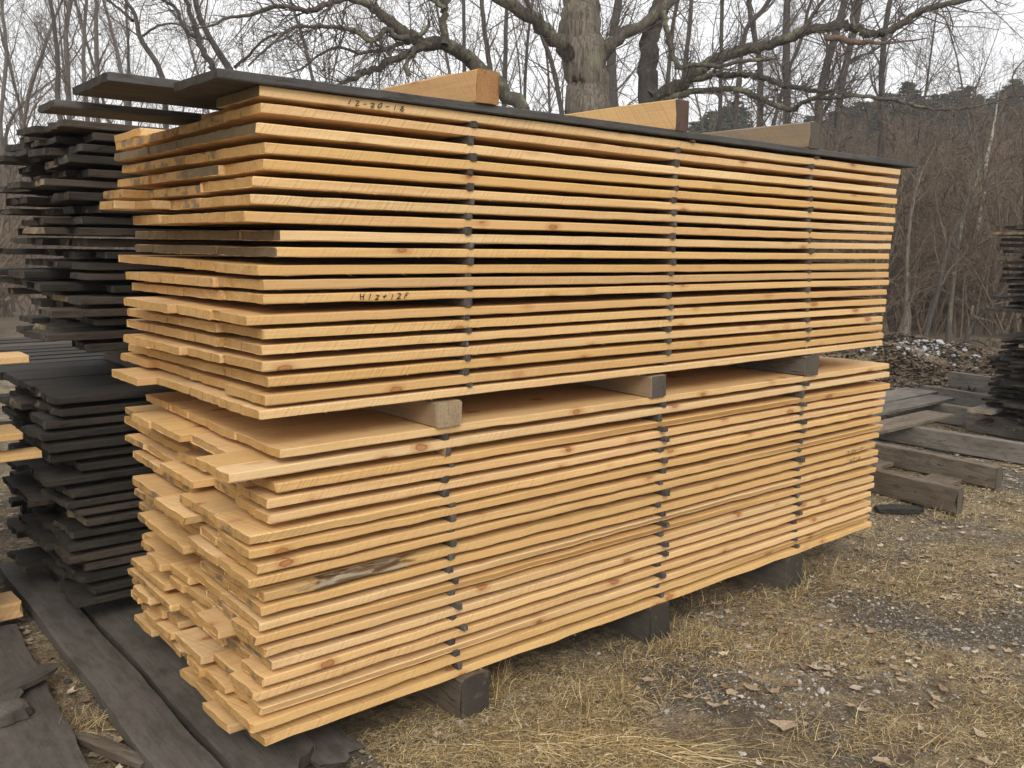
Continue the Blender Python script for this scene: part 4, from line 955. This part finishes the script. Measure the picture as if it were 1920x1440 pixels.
# tangle of stems right of the pile
traced_tree([(1690,668,30),(1695,630,26),(1699,600,18),(1700,562,9),(1701,500,7),(1703,443,7),(1710,390,6),(1725,331,5),(1740,300,3)], 15.5, 'stout mossy trunk with a thin dark stem climbing from it, right of the pile', bark_big, 211, up=.8, ntw=8, t0=.4, tm=brush_m, name='brush_tree')
traced_tree([(1722,668,12),(1738,620,11),(1755,560,9),(1768,500,8),(1785,440,6),(1803,406,5),(1830,370,4),(1870,330,3)], 15, 'dark slanting young tree between the mossy trunk and the split stump', dk_, 212, up=.8, ntw=10, t0=.2, tm=brush_m, name='brush_tree')
traced_tree([(1782,692,26),(1779,655,18),(1779,620,10),(1786,540,8),(1795,470,7),(1808,400,6),(1833,330,5),(1830,270,3)], 15.5, 'pale grey sapling growing from a dark stump behind the leaf heap', bark_limb, 213, up=1, ntw=10, t0=.3, tm=brush_m, name='brush_tree',
            limbs=[([(1783,655,4),(1800,644,4),(1825,638,4),(1845,645,3),(1858,655,2)], 15, 14.5, dk_, 5, .5)])
traced_tree([(1800,695,14),(1808,650,12),(1822,612,10),(1850,580,8),(1885,540,6),(1925,498,5),(1980,440,3)], 16, 'dark young tree leaning far right behind the right dark pile', dk_, 214, up=.6, ntw=10, t0=.2, tm=brush_m, name='brush_tree')
birch = bark_mat('bark_pale', (.30,.27,.22), (.50,.46,.40))
traced_tree([(1815,672,10),(1818,600,9),(1824,540,9),(1832,470,9),(1840,400,8),(1850,300,6)], 24, 'pale barked slender tree deep in the brush at right', birch, 215, up=2, ntw=8, t0=.5, tm=brush_m)
# shrubs
BS = dict(seg=[6, 5, 4], k=[4, 3, 3], wob=[.16, .25, .3], up=[.02, .02, 0], tip=[.3, .3, .5], n=[8, 5], t0=[.15, .15], ang=[.6, .8], len=[.5, .5], rr=[.55, .6], rmin=.0025)
bprotos = []
for i in range(6):
    rg = np.random.RandomState(70 + i); st = TB(); tw = TB()
    for s_ in range(rg.randint(5, 9)):
        d = np.array([rg.randn()*.35, rg.randn()*.35, 1.]); L_ = rg.uniform(1.8, 4.2); q = np.array([rg.randn()*.12, rg.randn()*.12, -.1]); pts = [q]
        for j in range(9): d = d + rg.randn(3)*.14 + np.array([0,0,-.03*j*(i % 2)]); d /= np.linalg.norm(d); q = q + d*L_/9; pts.append(q)
        pts = np.array(pts); R = np.linspace(.022, .006, 10)*rg.uniform(.6, 1.3); st.tube(pts, R, 5); kids(tw, pts, R, L_*.9, 0, rg, BS, t0=.15, cnt=9)
    a_ = fastmesh('stems', *st.arrays()); b_ = fastmesh('twigs', *tw.arrays()); a_.materials.append(brush_m); b_.materials.append(brush_m); bprotos.append((a_, b_))
rg = np.random.RandomState(8); sh = []
for k in range(26): sh.append((rg.uniform(1600, 1960), rg.uniform(15.5, 24)))
for k in range(9): sh.append((rg.uniform(-80, 60), rg.uniform(14, 26)))
sh.sort()
for k, (u, d) in enumerate(sh):
    i = int(rg.randint(6)); e = empty('bare_shrub', ground_pt(u, d)); sc_ = rg.uniform(.8, 1.4); e.scale = (sc_,)*3; e.rotation_euler = (0, 0, rg.uniform(0, 6.3))
    tag(e, f'tangled bare shrub {"at the left edge" if u < 500 else "right of the pile"}, {ORD[k+1]} from the left', 'shrub', 'bare shrubs at the wood edge')
    for nm, me in (('stems', bprotos[i][0]), ('twigs', bprotos[i][1])):
        o = bpy.data.objects.new(nm, me); C.objects.link(o); o.parent = e
# far wood on the hill: reads as one brown mass
FS = dict(seg=[5, 4, 3], k=[3, 3, 3], wob=[.1, .2, .25], up=[.05, .05, .02], tip=[.25, .3, .5], n=[7, 4], t0=[.1, .15], ang=[.55, .6], len=[.42, .5], rr=[.5, .55], rmin=.006)
fp = []
for i in range(6):
    rg = np.random.RandomState(90+i); t_ = TB()
    for s_ in range(3):
        q = np.array([rg.randn()*.5, rg.randn()*.5, -.3]); d = np.array([rg.randn()*.15, rg.randn()*.15, 1.]); pts = [q]
        for j in range(7): d = d + rg.randn(3)*.08; d /= np.linalg.norm(d); q = q + d*rg.uniform(.6, .85); pts.append(q)
        pts = np.array(pts); R = np.linspace(.05, .012, 8); t_.tube(pts, R, 4); kids(t_, pts, R, 4.5, 0, rg, dict(FS, seg=[5,4,3,3], k=[3]*4, wob=[.1,.15,.2,.25], n=[12,6,4], tip=[.25,.3,.3,.5], up=[.05]*4, t0=[.1,.1,.1], ang=[.5,.6,.7], len=[.4,.5,.5], rr=[.4,.5,.6]), cnt=12, t0=.12)
    fp.append(t_.arrays())
rg = np.random.RandomState(17); VV = []; QQ = []; off = 0
def addfar(u, d, sc_):
    global off
    x_, y_, z_ = ground_pt(u, d); v, q = fp[int(rg.randint(6))]; a = rg.uniform(0, 6.3); c, s_ = math.cos(a), math.sin(a)
    P = np.stack([v[:,0]*c - v[:,1]*s_, v[:,0]*s_ + v[:,1]*c, v[:,2]], 1)*np.array([sc_*1.2, sc_*1.2, sc_]) + np.array([x_, y_, z_]); VV.append(P); QQ.append(q + off); off += len(v)
for d in (20, 24, 28, 33, 39, 46, 54, 63, 73, 84):
    for u in np.arange(1230, 2000, 900/d*1.05):
        addfar(u + rg.uniform(-12, 12), d + rg.uniform(-2, 2), rg.uniform(.62, .95) * (1 if d < 50 else 1.2))
for d in (28, 36, 46, 58, 72):
    for u in np.arange(-120, 330, 900/d*1.25): addfar(u + rg.uniform(-12, 12), d + rg.uniform(-2, 2), rg.uniform(.6, .9))
    for u in np.arange(330, 1230, 900/d*2.2): addfar(u + rg.uniform(-12, 12), d + rg.uniform(-2, 2), rg.uniform(.6, .8))
o = link('far_wood', fastmesh('far_wood', np.concatenate(VV), np.concatenate(QQ)), brush_m); tag(o, kind='stuff')
# pines on the ridge
needle = islandmat('needles', [(0, (.03,.045,.027)), (.5, (.05,.075,.042)), (1, (.09,.11,.065))])
pp = []
for i in range(3):
    rg = np.random.RandomState(300+i); h_ = 9; tk = TB(); tk.tube(np.array([(0,0,-.4),(.05,0,3),(0,.05,6),(0,0,9)]), [.17,.13,.08,.02], 6); br = TB(); N_ = []; 
    for lv in range(24):
        z = 1.6 + lv*.31; L_ = (9.2 - z)*.30*rg.uniform(.7, 1.2) + .15
        for b2 in range(6):
            a = rg.uniform(0, 6.28); d = np.array([math.cos(a), math.sin(a), .15]); ll = L_*rg.uniform(.6, 1.15)
            e_ = np.array([0,0,z]) + d*ll; br.tube(np.array([[0,0,z], e_]), [.02,.008], 3)
            nn = int(16 + 26*ll); tt = rg.uniform(.2, 1.05, nn); c = np.array([0,0,z]) + d*ll*tt[:,None] + rg.randn(nn,3)*np.array([.13,.13,.06])
            dr = rg.randn(nn,3); dr /= np.linalg.norm(dr,axis=1,keepdims=True); dr2 = np.cross(dr, rg.randn(nn,3)); dr2 /= np.linalg.norm(dr2,axis=1,keepdims=True)
            s1 = rg.uniform(.07,.17,nn)[:,None]; N_.append(np.stack([c-dr*s1, c+dr2*s1*.5, c+dr*s1, c-dr2*s1*.5], 1))
    NV = np.concatenate(N_).reshape(-1,3); NQ = np.arange(len(NV)).reshape(-1,4)
    a_ = fastmesh('trunk', *tk.arrays()); b_ = fastmesh('branches', *br.arrays()); c_ = fastmesh('needles', NV, NQ); a_.materials.append(bark_dark); b_.materials.append(bark_dark); c_.materials.append(needle); pp.append((a_, b_, c_))
PL = [(1290,232,62),(1308,224,80),(1345,208,82),(1380,206,78),(1500,222,82),(1545,214,84),(1577,204,82),(1608,196,80),(1625,190,84),(1658,182,82),(1690,176,84),(1712,192,80),(1744,182,84),(1772,176,82),(1808,184,84),(1845,178,82),(1860,168,84),(1888,166,82),(1930,172,84),(1322,212,66),(1361,195,60),(1335,225,58),(1560,205,75),(1592,196,72),(1640,180,70),(1676,160,66),(1700,185,72),(1726,184,68),(1760,178,78),(1787,168,66),(1830,190,74),(1871,156,68),(1900,176,75),(1914,165,66),(1850,200,60),(1945,170,64),(1610,215,80),(1525,230,80),(1470,235,78),
      (5,278,62),(26,272,66),(48,284,64),(66,276,68),(90,288,66),(112,290,64),(-20,270,66),(135,300,66),(160,295,70)]
PL.sort()
for k, (u, v, d) in enumerate(PL):
    g = ground_pt(u, d); top = at(u, v, d=d)[2]; s_ = max(.45, (top - g[2]) / 9.0); e = empty('pine_tree', g); e.scale = (s_*1.45, s_*1.45, s_); e.rotation_euler = (0, 0, k*1.7)
    tag(e, f'dark green pine {"on the left skyline" if u < 500 else "on the hill ridge at right"}, {ORD[k+1]} pine from the left', 'pine tree', 'pines on the skyline')
    for nm, me in zip(('trunk', 'branches', 'needles'), pp[k % 3]):
        o = bpy.data.objects.new(nm, me); C.objects.link(o); o.parent = e
# wire fence behind the leaf heap
fe = empty('wire_fence', ground_pt(1700, 19)); tag(fe, 'rusty wire fence behind the leaf heap at the wood edge', 'fence'); b0 = np.array(fe.location)
wires = TB(); pa = [np.array(ground_pt(u, 19)) for u in (1560, 1660, 1760, 1860, 1960)]
for (p, q) in zip(pa[:-1], pa[1:]):
    for hz in np.arange(.15, 1.15, .16): wires.tube(np.array([p, .5*(p+q)+np.array([0,0,-.015]), q]) + np.array([0,0,hz]) - b0, [.003]*3, 3)
    for t_ in np.arange(.03, 1, .075): m_ = p*(1-t_)+q*t_; wires.tube(np.array([m_ + np.array([0,0,.12]), m_+np.array([0,0,1.12])]) - b0, [.0025]*2, 3)
link('wire', fastmesh('wire', *wires.arrays()), brush_m, parent=fe)
for p in pa:
    t_ = TB(); t_.tube(np.array([p+np.array([0,0,-.1]), p+np.array([0.02,0,.7]), p+np.array([0,0,1.25])]) - b0, [.03,.028,.026], 6); link('post', fastmesh('post', *t_.arrays()), bark_dark, parent=fe)
# ------------------------------------------------------------------ air
hz = bpy.data.materials.new('haze_air'); hz.use_nodes = True; nt = hz.node_tree; nt.nodes.clear()
pv = nt.nodes.new('ShaderNodeVolumePrincipled'); pv.inputs['Color'].default_value = (.93, .94, .96, 1); pv.inputs['Density'].default_value = .0012; mo = nt.nodes.new('ShaderNodeOutputMaterial'); nt.links.new(pv.outputs[0], mo.inputs['Volume'])
hv = [(x, y, z) for x in (-440, 445) for y in (-440, 440) for z in (-3.5, 40)]
ho = link('haze', fastmesh('haze', hv, [(0,1,3,2),(4,6,7,5),(0,4,5,1),(2,3,7,6),(0,2,6,4),(1,5,7,3)]), hz); tag(ho, kind='stuff')
# ------------------------------------------------------------------ light
sun_dir = np.array([-.40, -.66, .58]); sun_dir /= np.linalg.norm(sun_dir)
w = bpy.data.worlds.new('World'); bpy.context.scene.world = w; w.use_nodes = True; nt = w.node_tree
bg = nt.nodes['Background']; sky = nt.nodes.new('ShaderNodeTexSky'); sky.sky_type = 'NISHITA'; sky.sun_disc = False
sky.sun_elevation = math.asin(sun_dir[2]); sky.sun_rotation = math.atan2(sun_dir[0], sun_dir[1]); sky.dust_density = 6; sky.air_density = 1
hs = nt.nodes.new('ShaderNodeHueSaturation'); hs.inputs['Saturation'].default_value = .10; nt.links.new(sky.outputs[0], hs.inputs['Color'])
mx = nt.nodes.new('ShaderNodeMix'); mx.data_type = 'RGBA'; mx.inputs[0].default_value = .72; nt.links.new(hs.outputs[0], mx.inputs[6])
tc = nt.nodes.new('ShaderNodeTexCoord'); nz = nt.nodes.new('ShaderNodeTexNoise'); nz.inputs['Scale'].default_value = 1.6; nz.inputs['Detail'].default_value = 5
mp = nt.nodes.new('ShaderNodeMapping'); mp.inputs['Scale'].default_value = (1, 1, 3); nt.links.new(tc.outputs['Generated'], mp.inputs[0]); nt.links.new(mp.outputs[0], nz.inputs['Vector'])
cr = nt.nodes.new('ShaderNodeValToRGB'); cr.color_ramp.elements[0].position = .35; cr.color_ramp.elements[0].color = (13.5, 13.6, 13.9, 1); cr.color_ramp.elements[1].position = .7; cr.color_ramp.elements[1].color = (17, 17, 17.1, 1)
nt.links.new(nz.outputs['Fac'], cr.inputs[0]); nt.links.new(cr.outputs[0], mx.inputs[7]); nt.links.new(mx.outputs[2], bg.inputs['Color'])
bg.inputs['Strength'].default_value = .10
sl = bpy.data.lights.new('sun', 'SUN'); sl.energy = 1.5; sl.angle = rad(22); sl.color = (1, .95, .86)
so_ = bpy.data.objects.new('sun', sl); C.objects.link(so_); so_.rotation_euler = mathutils.Vector(sun_dir).to_track_quat('Z', 'Y').to_euler()
sc = bpy.context.scene
sc.view_settings.view_transform = 'Standard'; sc.view_settings.look = 'None'; sc.view_settings.exposure = .12; sc.view_settings.gamma = 1
